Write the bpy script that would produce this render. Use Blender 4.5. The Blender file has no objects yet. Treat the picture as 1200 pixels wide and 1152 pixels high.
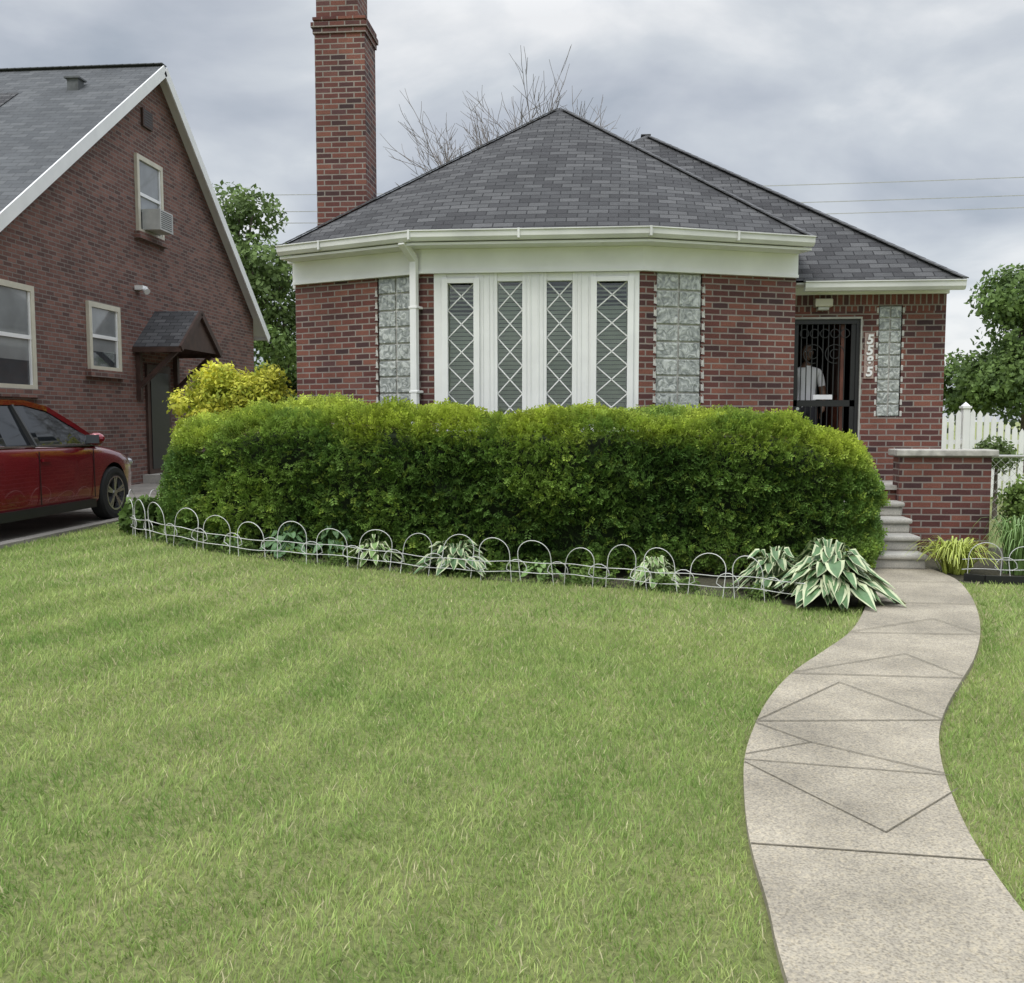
import bpy, math, random
import numpy as np
from mathutils import Vector, noise
random.seed(4); rng=np.random.default_rng(7)
S=bpy.context.scene
S.view_settings.view_transform='Standard'; S.view_settings.look='None'; S.view_settings.exposure=0
COL=S.collection

# ------------------------------------------------------------ materials
def mat(name):
    m=bpy.data.materials.new(name); m.use_nodes=True
    nt=m.node_tree; b=nt.nodes['Principled BSDF']
    return m,nt,b
def N(nt,t,**k):
    n=nt.nodes.new(t)
    for a,v in k.items():
        if a in n.inputs: n.inputs[a].default_value=v
        else: setattr(n,a,v)
    return n
def ramp(nt,stops,src,interp='LINEAR'):
    r=nt.nodes.new('ShaderNodeValToRGB'); cr=r.color_ramp; cr.interpolation=interp
    while len(cr.elements)<len(stops): cr.elements.new(.5)
    for e,(p,c) in zip(cr.elements,stops):
        e.position=p; e.color=(c[0],c[1],c[2],1)
    nt.links.new(src,r.inputs[0]); return r
def coords(nt,kind='Object'):
    return nt.nodes.new('ShaderNodeTexCoord').outputs[kind]
def bump(nt,b,h,strength=.5,dist=.01):
    bp=N(nt,'ShaderNodeBump'); bp.inputs['Strength'].default_value=strength; bp.inputs['Distance'].default_value=dist
    nt.links.new(h,bp.inputs['Height']); nt.links.new(bp.outputs[0],b.inputs['Normal']); return bp
def mul(nt,a,bv,fac=1,mode='MULTIPLY'):
    m=nt.nodes.new('ShaderNodeMix'); m.data_type='RGBA'; m.blend_type=mode
    m.inputs[0].default_value=fac
    nt.links.new(a,m.inputs[6]); nt.links.new(bv,m.inputs[7]); return m.outputs[2]
def plain(name,col,rough=.6,metal=0,var=.12,scale=6,bumps=0):
    m,nt,b=mat(name); b.inputs['Roughness'].default_value=rough; b.inputs['Metallic'].default_value=metal
    n=N(nt,'ShaderNodeTexNoise'); n.inputs['Scale'].default_value=scale; n.inputs['Detail'].default_value=6
    nt.links.new(coords(nt),n.inputs['Vector'])
    r=ramp(nt,[(.3,[c*(1-var) for c in col]),(.7,[min(1,c*(1+var)) for c in col])],n.outputs['Fac'])
    nt.links.new(r.outputs[0],b.inputs['Base Color'])
    if bumps: bump(nt,b,n.outputs['Fac'],bumps,.01)
    return m
def brickmat(name,stops,mortar,bw=.215,rh=.0725,ms=.009,rough=.85,bs=.6,stain=.35,dist=.012):
    m,nt,b=mat(name); b.inputs['Roughness'].default_value=rough
    uv=coords(nt,'UV')
    wn=N(nt,'ShaderNodeTexNoise'); wn.inputs['Scale'].default_value=9; nt.links.new(uv,wn.inputs['Vector'])
    wm=nt.nodes.new('ShaderNodeMix'); wm.data_type='VECTOR'; wm.inputs[0].default_value=.006
    nt.links.new(uv,wm.inputs[4]); nt.links.new(wn.outputs['Color'],wm.inputs[5])
    t=N(nt,'ShaderNodeTexBrick'); t.offset=.5
    t.inputs['Color1'].default_value=(0,0,0,1); t.inputs['Color2'].default_value=(1,1,1,1); t.inputs['Mortar'].default_value=(.5,.5,.5,1)
    t.inputs['Scale'].default_value=1; t.inputs['Mortar Size'].default_value=ms; t.inputs['Mortar Smooth'].default_value=.15
    t.inputs['Brick Width'].default_value=bw; t.inputs['Row Height'].default_value=rh
    nt.links.new(wm.outputs[1],t.inputs['Vector'])
    r=ramp(nt,stops,t.outputs['Color'])
    n=N(nt,'ShaderNodeTexNoise'); n.inputs['Scale'].default_value=1.3; n.inputs['Detail'].default_value=8; n.inputs['Roughness'].default_value=.65
    nt.links.new(uv,n.inputs['Vector'])
    nr=ramp(nt,[(.3,(1-stain,)*3),(.65,(1,1,1))],n.outputs['Fac'])
    n2=N(nt,'ShaderNodeTexNoise'); n2.inputs['Scale'].default_value=60; n2.inputs['Detail'].default_value=4
    nt.links.new(uv,n2.inputs['Vector'])
    nr2=ramp(nt,[(.3,(.75,.75,.75)),(.7,(1.15,1.15,1.15))],n2.outputs['Fac'])
    c=mul(nt,r.outputs[0],nr2.outputs[0])
    mx=nt.nodes.new('ShaderNodeMix'); mx.data_type='RGBA'; mx.inputs[7].default_value=(*mortar,1)
    nt.links.new(t.outputs['Fac'],mx.inputs[0]); nt.links.new(c,mx.inputs[6])
    c=mul(nt,mx.outputs[2],nr.outputs[0])
    nt.links.new(c,b.inputs['Base Color'])
    inv=N(nt,'ShaderNodeMath',operation='SUBTRACT'); inv.inputs[0].default_value=1; nt.links.new(t.outputs['Fac'],inv.inputs[1])
    ad=N(nt,'ShaderNodeMath',operation='MULTIPLY_ADD'); nt.links.new(n2.outputs['Fac'],ad.inputs[0]); ad.inputs[1].default_value=.35
    nt.links.new(inv.outputs[0],ad.inputs[2])
    bump(nt,b,ad.outputs[0],bs,dist); return m
M={}
M['brick']=brickmat('red_brick',[(0,(.055,.026,.028)),(.25,(.11,.038,.034)),(.55,(.175,.056,.042)),(.8,(.25,.095,.065)),(1,(.12,.05,.05))],(.29,.25,.22),stain=.42)
M['brickL']=brickmat('brown_brick',[(0,(.10,.05,.043)),(.3,(.15,.07,.057)),(.6,(.195,.09,.07)),(1,(.25,.12,.095))],(.21,.18,.16),stain=.3)
M['soldier']=brickmat('soldier_brick',[(0,(.06,.03,.03)),(.5,(.165,.055,.042)),(1,(.23,.08,.055))],(.29,.25,.22),bw=.0725,rh=.215)
M['shingle']=brickmat('asphalt_shingle',[(0,(.048,.047,.050)),(.5,(.078,.078,.081)),(1,(.125,.124,.126))],(.022,.022,.024),bw=.24,rh=.115,ms=.007,rough=.95,bs=1,stain=.3,dist=.025)
M['shingleL']=brickmat('grey_shingle',[(0,(.085,.09,.096)),(.5,(.105,.11,.116)),(1,(.135,.14,.145))],(.06,.062,.066),bw=.3,rh=.14,ms=.006,rough=.95,bs=.7,stain=.25,dist=.02)
M['cap']=plain('ridge_cap_shingle',(.10,.10,.105),.95,var=.4,scale=7,bumps=.5)
M['capL']=plain('grey_ridge_cap',(.11,.115,.12),.95,var=.3,scale=7,bumps=.5)
M['white']=plain('white_paint',(.79,.79,.78),.45,var=.05,scale=3)
M['cream']=plain('cream_paint',(.55,.52,.42),.5,var=.1)
M['trimgrey']=plain('weathered_trim',(.38,.37,.34),.6,var=.15)
M['gutter']=plain('gutter_metal',(.66,.66,.64),.35,var=.14,scale=2)
M['stone']=plain('limestone_cap',(.42,.40,.36),.85,var=.25,scale=14,bumps=.3)
M['black']=plain('black_iron',(.012,.012,.013),.4)
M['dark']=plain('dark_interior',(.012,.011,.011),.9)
M['wood']=plain('dark_wood',(.055,.028,.02),.6,var=.3)
M['wood2']=plain('door_wood',(.16,.055,.035),.4,var=.3)
M['soil']=plain('mulch_soil',(.06,.055,.032),.95,var=.5,scale=30,bumps=.8)
M['wire']=plain('white_wire',(.60,.60,.58),.5,var=.25,scale=4)
M['blind']=plain('blind_slat',(.74,.76,.66),.6,var=.05)
M['shade']=plain('roller_shade',(.5,.5,.46),.7,var=.05)
M['bark']=plain('tree_bark',(.11,.09,.075),.9,var=.4,scale=12,bumps=.5)
M['barktwig']=plain('dead_bark',(.18,.155,.14),.9,var=.3,scale=8)
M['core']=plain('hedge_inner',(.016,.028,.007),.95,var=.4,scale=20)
M['skin']=plain('skin',(.13,.07,.045),.55,var=.05)
M['shirt']=plain('white_shirt',(.75,.75,.78),.8,var=.05)
M['trouser']=plain('dark_trousers',(.03,.03,.04),.8)
M['hair']=plain('black_hair',(.01,.009,.008),.7)
M['plaque']=plain('number_plaque_paint',(.36,.27,.24),.6,var=.2,scale=20)
def concrete(name,base,agg):
    m,nt,b=mat(name); b.inputs['Roughness'].default_value=.92
    co=coords(nt)
    n=N(nt,'ShaderNodeTexNoise'); n.inputs['Scale'].default_value=1.6; n.inputs['Detail'].default_value=9; n.inputs['Roughness'].default_value=.6
    n2=N(nt,'ShaderNodeTexNoise'); n2.inputs['Scale'].default_value=110; n2.inputs['Detail'].default_value=3
    v=N(nt,'ShaderNodeTexVoronoi'); v.inputs['Scale'].default_value=85
    for q in(n,n2,v): nt.links.new(co,q.inputs['Vector'])
    r=ramp(nt,[(.3,[c*.62 for c in base]),(.7,[c*1.2 for c in base])],n.outputs['Fac'])
    r2=ramp(nt,[(.32,(.62,.6,.56)),(.5,(1,1,1)),(.72,(1.25,1.22,1.15))],n2.outputs['Fac'])
    vr=ramp(nt,[(0,(1.18,1.14,1.05)),(.5,(.95,.95,.95)),(1,(.7,.7,.72))],v.outputs['Color'])
    c=mul(nt,mul(nt,r.outputs[0],r2.outputs[0],agg),vr.outputs[0],agg*.8)
    nt.links.new(c,b.inputs['Base Color']); bump(nt,b,n2.outputs['Fac'],.35,.006); return m
M['walk']=concrete('walk_concrete',(.375,.335,.265),.95)
M['drive']=concrete('driveway_concrete',(.25,.23,.205),.6)
M['step']=concrete('step_concrete',(.42,.405,.37),.6)
M['joint']=plain('joint_dirt',(.12,.105,.075),.95,var=.4,scale=30)
def ground():
    m,nt,b=mat('lawn_soil_thatch'); b.inputs['Roughness'].default_value=.95
    co=coords(nt)
    n=N(nt,'ShaderNodeTexNoise'); n.inputs['Scale'].default_value=.9; n.inputs['Detail'].default_value=6
    n2=N(nt,'ShaderNodeTexNoise'); n2.inputs['Scale'].default_value=45; n2.inputs['Detail'].default_value=6; n2.inputs['Roughness'].default_value=.7
    for q in(n,n2): nt.links.new(co,q.inputs['Vector'])
    r=ramp(nt,[(.35,(.20,.25,.08)),(.65,(.27,.29,.12))],n.outputs['Fac'])
    r2=ramp(nt,[(.3,(.5,.5,.45)),(.7,(1.35,1.3,1.2))],n2.outputs['Fac'])
    nt.links.new(mul(nt,r.outputs[0],r2.outputs[0]),b.inputs['Base Color']); bump(nt,b,n2.outputs['Fac'],.8,.03); return m
M['ground']=ground()
def leafmat(name,rough=.55,trans=.25,spec=.3):
    m,nt,b=mat(name); b.inputs['Roughness'].default_value=rough; b.inputs['Specular IOR Level'].default_value=spec
    a=N(nt,'ShaderNodeAttribute',attribute_name='Col')
    nt.links.new(a.outputs['Color'],b.inputs['Base Color'])
    t=N(nt,'ShaderNodeBsdfTranslucent'); nt.links.new(a.outputs['Color'],t.inputs['Color'])
    mx=N(nt,'ShaderNodeMixShader'); mx.inputs[0].default_value=trans
    nt.links.new(b.outputs[0],mx.inputs[1]); nt.links.new(t.outputs[0],mx.inputs[2])
    nt.links.new(mx.outputs[0],nt.nodes['Material Output'].inputs['Surface']); return m
M['leaf']=leafmat('foliage_leaves',.6,.28,.2); M['grass']=leafmat('grass_blades',.65,.35,.15)
def glassmat():
    m,nt,b=mat('window_glass')
    t=N(nt,'ShaderNodeBsdfTransparent'); t.inputs[0].default_value=(.90,.93,.91,1)
    g=N(nt,'ShaderNodeBsdfGlossy'); g.inputs['Roughness'].default_value=.02; g.inputs[0].default_value=(.9,.9,.9,1)
    f=N(nt,'ShaderNodeFresnel'); f.inputs[0].default_value=1.7
    mx=N(nt,'ShaderNodeMixShader'); nt.links.new(f.outputs[0],mx.inputs[0]); nt.links.new(t.outputs[0],mx.inputs[1]); nt.links.new(g.outputs[0],mx.inputs[2])
    nt.links.new(mx.outputs[0],nt.nodes['Material Output'].inputs['Surface']); return m
M['glass']=glassmat()
def gloss(name,col,rough=.05,coat=0,metal=0):
    m,nt,b=mat(name); b.inputs['Base Color'].default_value=(*col,1); b.inputs['Roughness'].default_value=rough
    b.inputs['Coat Weight'].default_value=coat; b.inputs['Coat Roughness'].default_value=.03; b.inputs['Metallic'].default_value=metal
    n=N(nt,'ShaderNodeTexNoise'); n.inputs['Scale'].default_value=3; nt.links.new(coords(nt),n.inputs['Vector'])
    r=ramp(nt,[(.3,[c*.85 for c in col]),(.7,[c*1.1 for c in col])],n.outputs['Fac']); nt.links.new(r.outputs[0],b.inputs['Base Color'])
    return m
M['carpaint']=gloss('red_car_paint',(.19,.006,.014),.25,1,.35)
M['carglass']=gloss('tinted_glass',(.012,.014,.016),.03,.3)
M['darkglass']=gloss('dark_pane',(.05,.055,.06),.04,.5)
M['rubber']=plain('tire_rubber',(.018,.018,.018),.85)
M['alloy']=gloss('alloy_wheel',(.5,.5,.52),.25,0,.9)
M['lamp']=gloss('headlight_lens',(.35,.37,.40),.08,.5)
def gblock():
    m,nt,b=mat('glass_block'); b.inputs['Roughness'].default_value=.08
    n=N(nt,'ShaderNodeTexNoise'); n.inputs['Scale'].default_value=11; n.inputs['Detail'].default_value=3; n.inputs['Distortion'].default_value=1.8
    nt.links.new(coords(nt),n.inputs['Vector'])
    r=ramp(nt,[(.33,(.15,.165,.155)),(.5,(.32,.34,.32)),(.66,(.58,.60,.57))],n.outputs['Fac'])
    nt.links.new(r.outputs[0],b.inputs['Base Color']); b.inputs['Coat Weight'].default_value=1; b.inputs['Coat Roughness'].default_value=.03
    bump(nt,b,n.outputs['Fac'],.6,.03); return m
M['gblock']=gblock()

# ------------------------------------------------------------ builders
def empty(name):
    o=bpy.data.objects.new(name,None); COL.objects.link(o); return o
class B:
    def __init__(s): s.v=[];s.f=[];s.m=[];s.uv=[];s.mats=[]
    def mi(s,m):
        if m not in s.mats: s.mats.append(m)
        return s.mats.index(m)
    def poly(s,pts,m,uv=None):
        b=len(s.v); s.v+= [tuple(p) for p in pts]; s.f.append(tuple(range(b,b+len(pts)))); s.m.append(s.mi(m))
        if uv is None:
            a,b2,c=Vector(pts[0]),Vector(pts[1]),Vector(pts[2]); n=(b2-a).cross(c-a)
            if n.length<1e-12: n=Vector((0,0,1))
            n.normalize()
            if abs(n.z)>.95: uv=[(p[0],p[1]) for p in pts]
            else:
                t=Vector((-n.y,n.x,0)).normalized(); w=n.cross(t)
                if w.z<0: w=-w
                if abs(n.z)<.05: uv=[(t.dot(Vector(p)),p[2]) for p in pts]
                else: uv=[(t.dot(Vector(p)),w.dot(Vector(p))) for p in pts]
        s.uv+=uv
    def obox(s,o,t,n,a0,a1,b0,b1,z0,z1,m):
        o=Vector(o);t=Vector(t);n=Vector(n);k=Vector((0,0,1))
        P=lambda a,b,z:o+t*a+n*b+k*z
        c=[P(a0,b0,z0),P(a1,b0,z0),P(a1,b1,z0),P(a0,b1,z0),P(a0,b0,z1),P(a1,b0,z1),P(a1,b1,z1),P(a0,b1,z1)]
        flip = t.cross(n).dot(k)<0
        for q in((0,3,2,1),(4,5,6,7),(0,1,5,4),(1,2,6,5),(2,3,7,6),(3,0,4,7)):
            pts=[c[i] for i in q]
            if flip: pts=pts[::-1]
            s.poly(pts,m)
    def box(s,x0,x1,y0,y1,z0,z1,m): s.obox((0,0,0),(1,0,0),(0,1,0),x0,x1,y0,y1,z0,z1,m)
    def bar(s,p,q,w,m,up=(0,0,1),h=None):
        p=Vector(p);q=Vector(q);d=(q-p); L=d.length; d.normalize(); u=Vector(up)
        if abs(d.dot(u))>.95: u=Vector((1,0,0))
        a=d.cross(u).normalized()*w/2; b=a.cross(d).normalized()*(h or w)/2
        c=[p-a-b,p+a-b,p+a+b,p-a+b,q-a-b,q+a-b,q+a+b,q-a+b]
        for f in((0,3,2,1),(4,5,6,7),(0,1,5,4),(1,2,6,5),(2,3,7,6),(3,0,4,7)): s.poly([c[i] for i in f],m)
    def cyl(s,p,q,r0,r1,m,n=10,caps=True):
        p=Vector(p);q=Vector(q);d=(q-p).normalized(); u=Vector((0,0,1)) if abs(d.z)<.9 else Vector((1,0,0))
        a=d.cross(u).normalized(); b=d.cross(a)
        A=[p+(a*math.cos(i*2*math.pi/n)+b*math.sin(i*2*math.pi/n))*r0 for i in range(n)]
        C=[q+(a*math.cos(i*2*math.pi/n)+b*math.sin(i*2*math.pi/n))*r1 for i in range(n)]
        for i in range(n):
            j=(i+1)%n; s.poly([A[i],A[j],C[j],C[i]],m)
        if caps: s.poly(A[::-1],m); s.poly(C,m)
    def obj(s,name,parent=None,smooth=False,bevel=0):
        me=bpy.data.meshes.new(name); me.from_pydata(s.v,[],s.f)
        for m in s.mats: me.materials.append(m)
        me.polygons.foreach_set('material_index',s.m)
        uvl=me.uv_layers.new(name='UVMap'); uvl.data.foreach_set('uv',np.array(s.uv,dtype=np.float32).ravel())
        if smooth: me.polygons.foreach_set('use_smooth',[True]*len(s.f))
        me.update(); o=bpy.data.objects.new(name,me); COL.objects.link(o)
        if parent: o.parent=parent
        if bevel:
            w=o.modifiers.new('weld','WELD'); w.merge_threshold=.0004
            bv=o.modifiers.new('bevel','BEVEL'); bv.width=bevel; bv.segments=2; bv.limit_method='ANGLE'
        return o
def npmesh(name,V,F,C,material,parent=None):
    V=np.asarray(V,dtype=np.float32);F=np.asarray(F,dtype=np.int32);k=F.shape[1]
    me=bpy.data.meshes.new(name); me.vertices.add(len(V)); me.vertices.foreach_set('co',V.ravel())
    me.loops.add(F.size); me.loops.foreach_set('vertex_index',F.ravel())
    me.polygons.add(len(F)); me.polygons.foreach_set('loop_start',np.arange(0,F.size,k,dtype=np.int32))
    me.polygons.foreach_set('loop_total',np.full(len(F),k,dtype=np.int32))
    a=me.color_attributes.new('Col','FLOAT_COLOR','POINT')
    c4=np.ones((len(V),4),dtype=np.float32); c4[:,:3]=C; a.data.foreach_set('color',c4.ravel())
    me.materials.append(material); me.update(calc_edges=True); me.validate()
    o=bpy.data.objects.new(name,me); COL.objects.link(o)
    if parent: o.parent=parent
    return o
def unit(v): return v/np.maximum(np.linalg.norm(v,axis=1,keepdims=True),1e-9)
def leafarr(P,Nn,size,asp,tdir=None):
    n=len(P); r=rng.normal(size=(n,3)) if tdir is None else tdir
    t=unit(r-Nn*(r*Nn).sum(1,keepdims=True)); b=np.cross(Nn,t); s=size[:,None]
    V=np.stack([P,P+t*s*.5+b*s*asp*.5,P+t*s,P+t*s*.5-b*s*asp*.5],1).reshape(-1,3)
    F=np.arange(4*n).reshape(-1,4); return V,F
def G(x,y=0):
    t=min(1,max(0,(-x-.3)/5.)); return .32*t*t*(3-2*t)
def Gn(x):
    t=np.clip((-x-.3)/5.,0,1); return .32*t*t*(3-2*t)

# ------------------------------------------------------------ ground
xs=np.array([-400,-150,-60,-30,-15]+list(np.arange(-10,10.01,.25))+[15,30,60,150,400]); ys=np.array([-200,-50,-15,-5,0,5,10,20,40,100,400])
V=[(x,y,G(x)) for y in ys for x in xs]; nx=len(xs)
F=[(j*nx+i,j*nx+i+1,(j+1)*nx+i+1,(j+1)*nx+i) for j in range(len(ys)-1) for i in range(nx-1)]
me=bpy.data.meshes.new('ground'); me.from_pydata(V,[],F); me.materials.append(M['ground']); o=bpy.data.objects.new('ground',me); COL.objects.link(o)

WL=[(2.75,10.3),(2.62,9.4),(2.42,8.55),(2.16,7.75),(1.86,7.0),(1.53,6.4),(1.22,5.85),(.98,5.3),(.80,4.75),(.68,4.27),(.60,3.71),(.57,3.35),(.56,2.99),(.54,2.61),(.53,1.5),(.55,-3)]
WR=[(3.45,10.3),(3.50,9.5),(3.34,8.7),(3.09,7.85),(2.80,7.05),(2.47,6.3),(2.16,5.7),(1.88,5.15),(1.69,4.7),(1.54,4.2),(1.43,3.68),(1.38,3.29),(1.36,2.95),(1.35,2.6),(1.36,1.5),(1.4,-3)]
def resamp(P,n):
    P=np.array(P); out=[]; m=len(P)
    for i in range(m-1):
        p0=P[max(i-1,0)];p1=P[i];p2=P[i+1];p3=P[min(i+2,m-1)]
        for k in range(n):
            t=k/n; out.append(.5*((2*p1)+(-p0+p2)*t+(2*p0-5*p1+4*p2-p3)*t*t+(-p0+3*p1-3*p2+p3)*t**3))
    out.append(P[-1]); return np.array(out)
wl=resamp(WL,6);wr=resamp(WR,6)
b=B()
for i in range(len(wl)-1):
    a,c,d,e=wl[i],wr[i],wr[i+1],wl[i+1]; z=.034
    b.poly([(e[0],e[1],z),(d[0],d[1],z),(c[0],c[1],z),(a[0],a[1],z)],M['walk'])
    b.poly([(e[0],e[1],-.05),(e[0],e[1],z),(a[0],a[1],z),(a[0],a[1],-.05)],M['walk'])
    b.poly([(c[0],c[1],-.05),(c[0],c[1],z),(d[0],d[1],z),(d[0],d[1],-.05)],M['walk'])
JL=[((.575,3.42),(1.40,3.36),.0045),((.68,4.26),(1.10,3.56),.003),((1.10,3.56),(1.53,4.02),.003),((.68,4.29),(1.56,4.17),.003),
 ((.70,4.36),(1.04,4.55),.003),((1.04,4.55),(.82,4.83),.003),((1.04,4.55),(1.54,4.19),.003),
 ((.82,4.85),(1.80,4.95),.0045),((.84,4.87),(1.44,5.62),.003),((1.44,5.62),(1.80,4.97),.003),
 ((1.20,5.80),(2.21,5.78),.0045),((1.22,5.83),(2.05,6.35),.003),((2.05,6.35),(2.22,5.82),.003),
 ((1.84,6.96),(2.77,6.98),.0045),((1.86,6.99),(2.62,7.5),.003),((2.62,7.5),(2.78,7.0),.003),((2.30,8.15),(3.18,8.12),.0045),((2.58,9.2),(3.46,9.2),.0045)]
for k_,(p,q,hw_) in enumerate(JL):
    d=(Vector(q)-Vector(p)).normalized(); nn=Vector((-d.y,d.x))*hw_; k=8; zz=.0372+k_*.0003
    for i in range(k):
        a=Vector(p).lerp(Vector(q),i/k); c=Vector(p).lerp(Vector(q),(i+1)/k)
        b.poly([(a.x-nn.x,a.y-nn.y,zz),(a.x+nn.x,a.y+nn.y,zz),(c.x+nn.x,c.y+nn.y,zz),(c.x-nn.x,c.y-nn.y,zz)][::-1],M['joint'])
b.obj('front_walk')
b=B()
for j in range(-6,40):
    b.poly([(-9.0,j,.335),(-5.95,j,.335),(-5.95,j+1,.335),(-9.0,j+1,.335)],M['drive'])
    b.box(-5.95,-5.80,j+.004,j+.996,.2,.365,M['drive'])
for j in range(-6,40,3): b.box(-8.9,-5.96,j-.01,j+.01,.3,.339,M['joint'])
b.obj('driveway')
FL=[(-5.6,11.6),(-5.5,10.7),(-5.2,9.95),(-4.5,9.3),(-3.5,8.95),(-2.5,8.98),(-1.5,9.0),(-.5,8.93),(.5,8.65),(1.35,8.28),(1.75,8.0)]
fl=resamp(FL,5)
b=B()
for i in range(len(fl)-1):
    a,c=fl[i],fl[i+1]
    a=(a[0],a[1]+.05);c=(c[0],c[1]+.05)
    b.poly([(a[0],a[1],G(a[0])+.006),(c[0],c[1],G(c[0])+.006),(c[0],12.3,G(c[0])+.006),(a[0],12.3,G(a[0])+.006)],M['soil'])
b.poly([(1.75,8.05,.006),(2.2,8.1,.006),(2.7,9.6,.006),(2.8,12.2,.006),(1.75,12.2,.006)],M['soil'])
b.obj('planting_bed')
b=B(); b.poly([(3.56,9.35,.006),(6.5,9.35,.006),(6.5,12.,.006),(3.46,12.,.006)],M['soil']); b.obj('planting_bed')

# ------------------------------------------------------------ grass
def wx(edge,y): return np.interp(y,edge[::-1,1],edge[::-1,0])
flx=np.array([p[0] for p in FL]);fly=np.array([p[1] for p in FL])
def grass(n,x0,x1,y0,y1,h0,h1,w,seg2):
    x=rng.uniform(x0,x1,n);y=rng.uniform(y0,y1,n)
    jit=rng.normal(0,.006,n)
    ok=((x<wx(wl,y)-.018+jit)|(x>wx(wr,y)+.018+jit))&(x>-5.82)
    yb=np.interp(x,flx,fly)+.14+rng.exponential(.14,n)
    ok&=~((x<wx(wl,y)+.1)&(y>yb)&(x>-5.6))
    ok&=~((x>wx(wr,y)-.1)&(y>9.33))
    ok&=~((x>1.6)&(x<wx(wl,y)+.05)&(y>7.95))
    x=x[ok];y=y[ok];n=len(x)
    pn=np.sin(x*1.7+np.sin(y*1.3)*1.2)*np.sin(y*1.9+np.sin(x*1.1)*1.5)*.5+.5
    pn2=np.sin(x*5.3+2*np.sin(y*3.1))*np.sin(y*4.7+1.7*np.sin(x*4.3))*.5+.5
    pn3=np.sin(x*13+3*np.sin(y*7.1))*np.sin(y*11+2.7*np.sin(x*9.3))*.5+.5
    st=np.sin((x*.95-y*.31)*2*math.pi/.60+.8*np.sin(y*1.2+x*.6)+.6*np.sin(x*3+y*2.1))
    amp=.45+.45*np.sin(x*.9+y*.55+1)
    lean=np.tanh(st*1.4)*.30*amp
    h=rng.uniform(h0,h1,n)*(.75+.25*pn2+.2*pn3); yaw=rng.uniform(0,2*math.pi,n)
    ld=rng.uniform(0,2*math.pi,n); lm=rng.uniform(.1,.9,n)
    lx=np.cos(ld)*lm+.2*lean; ly=np.sin(ld)*lm+lean
    P=np.stack([x,y,Gn(x)],1); wv=np.stack([np.cos(yaw),np.sin(yaw),0*x],1)*(w*rng.uniform(.6,1.3,n))[:,None]/2
    tip=P+np.stack([lx*h,ly*h,h*rng.uniform(.6,1,n)],1)
    kk=rng.uniform(0,1,n)
    base=np.array([.29,.41,.115]);yel=np.array([.49,.55,.21]);dry=np.array([.60,.56,.33]);dk=np.array([.17,.28,.07])
    c=base[None]*(1-kk[:,None])+yel[None]*kk[:,None]
    mixd=np.clip(.12+.32*(1-pn)+.35*(pn2-.5)+.35*(pn3-.5)-.20*np.tanh(st*1.5)*amp,0,1)[:,None]
    c=c*(1-mixd)+dk[None]*mixd*1.15
    dm=rng.uniform(0,1,n)<.06+.12*pn*pn3; c[dm]=dry*rng.uniform(.7,1.1,(dm.sum(),1))
    c*=rng.uniform(.75,1.25,(n,1))
    if seg2:
        mid=P+(tip-P)*.5+np.array([0,0,1])*(h*.13)[:,None]
        V=np.stack([P-wv,P+wv,mid+wv*.85,mid-wv*.85,tip+wv*.2,tip-wv*.2],1).reshape(-1,3)
        i=np.arange(n)[:,None]*6; F=np.concatenate([i+np.array([[0,1,2,3]]),i+np.array([[3,2,4,5]])],0); C=np.repeat(c,6,0)
    else:
        V=np.stack([P-wv,P+wv,tip+wv*.35,tip-wv*.35],1).reshape(-1,3); F=np.arange(4*n).reshape(-1,4); C=np.repeat(c,4,0)
    return V,F,C
parts=[grass(130000,-4.2,4.0,2.0,4.6,.022,.048,.0042,True),grass(130000,-5.9,5.2,4.6,7,.025,.046,.0065,False),grass(90000,-5.9,6.5,7,11.2,.03,.05,.009,False),grass(12000,-5.9,-4.,2.,4.6,.03,.05,.007,False)]
off=0;Vs=[];Fs=[];Cs=[]
for v,f_,c in parts: Vs.append(v);Fs.append(f_+off);Cs.append(c);off+=len(v)
npmesh('lawn_grass',np.concatenate(Vs),np.concatenate(Fs),np.concatenate(Cs),M['grass'])

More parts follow.
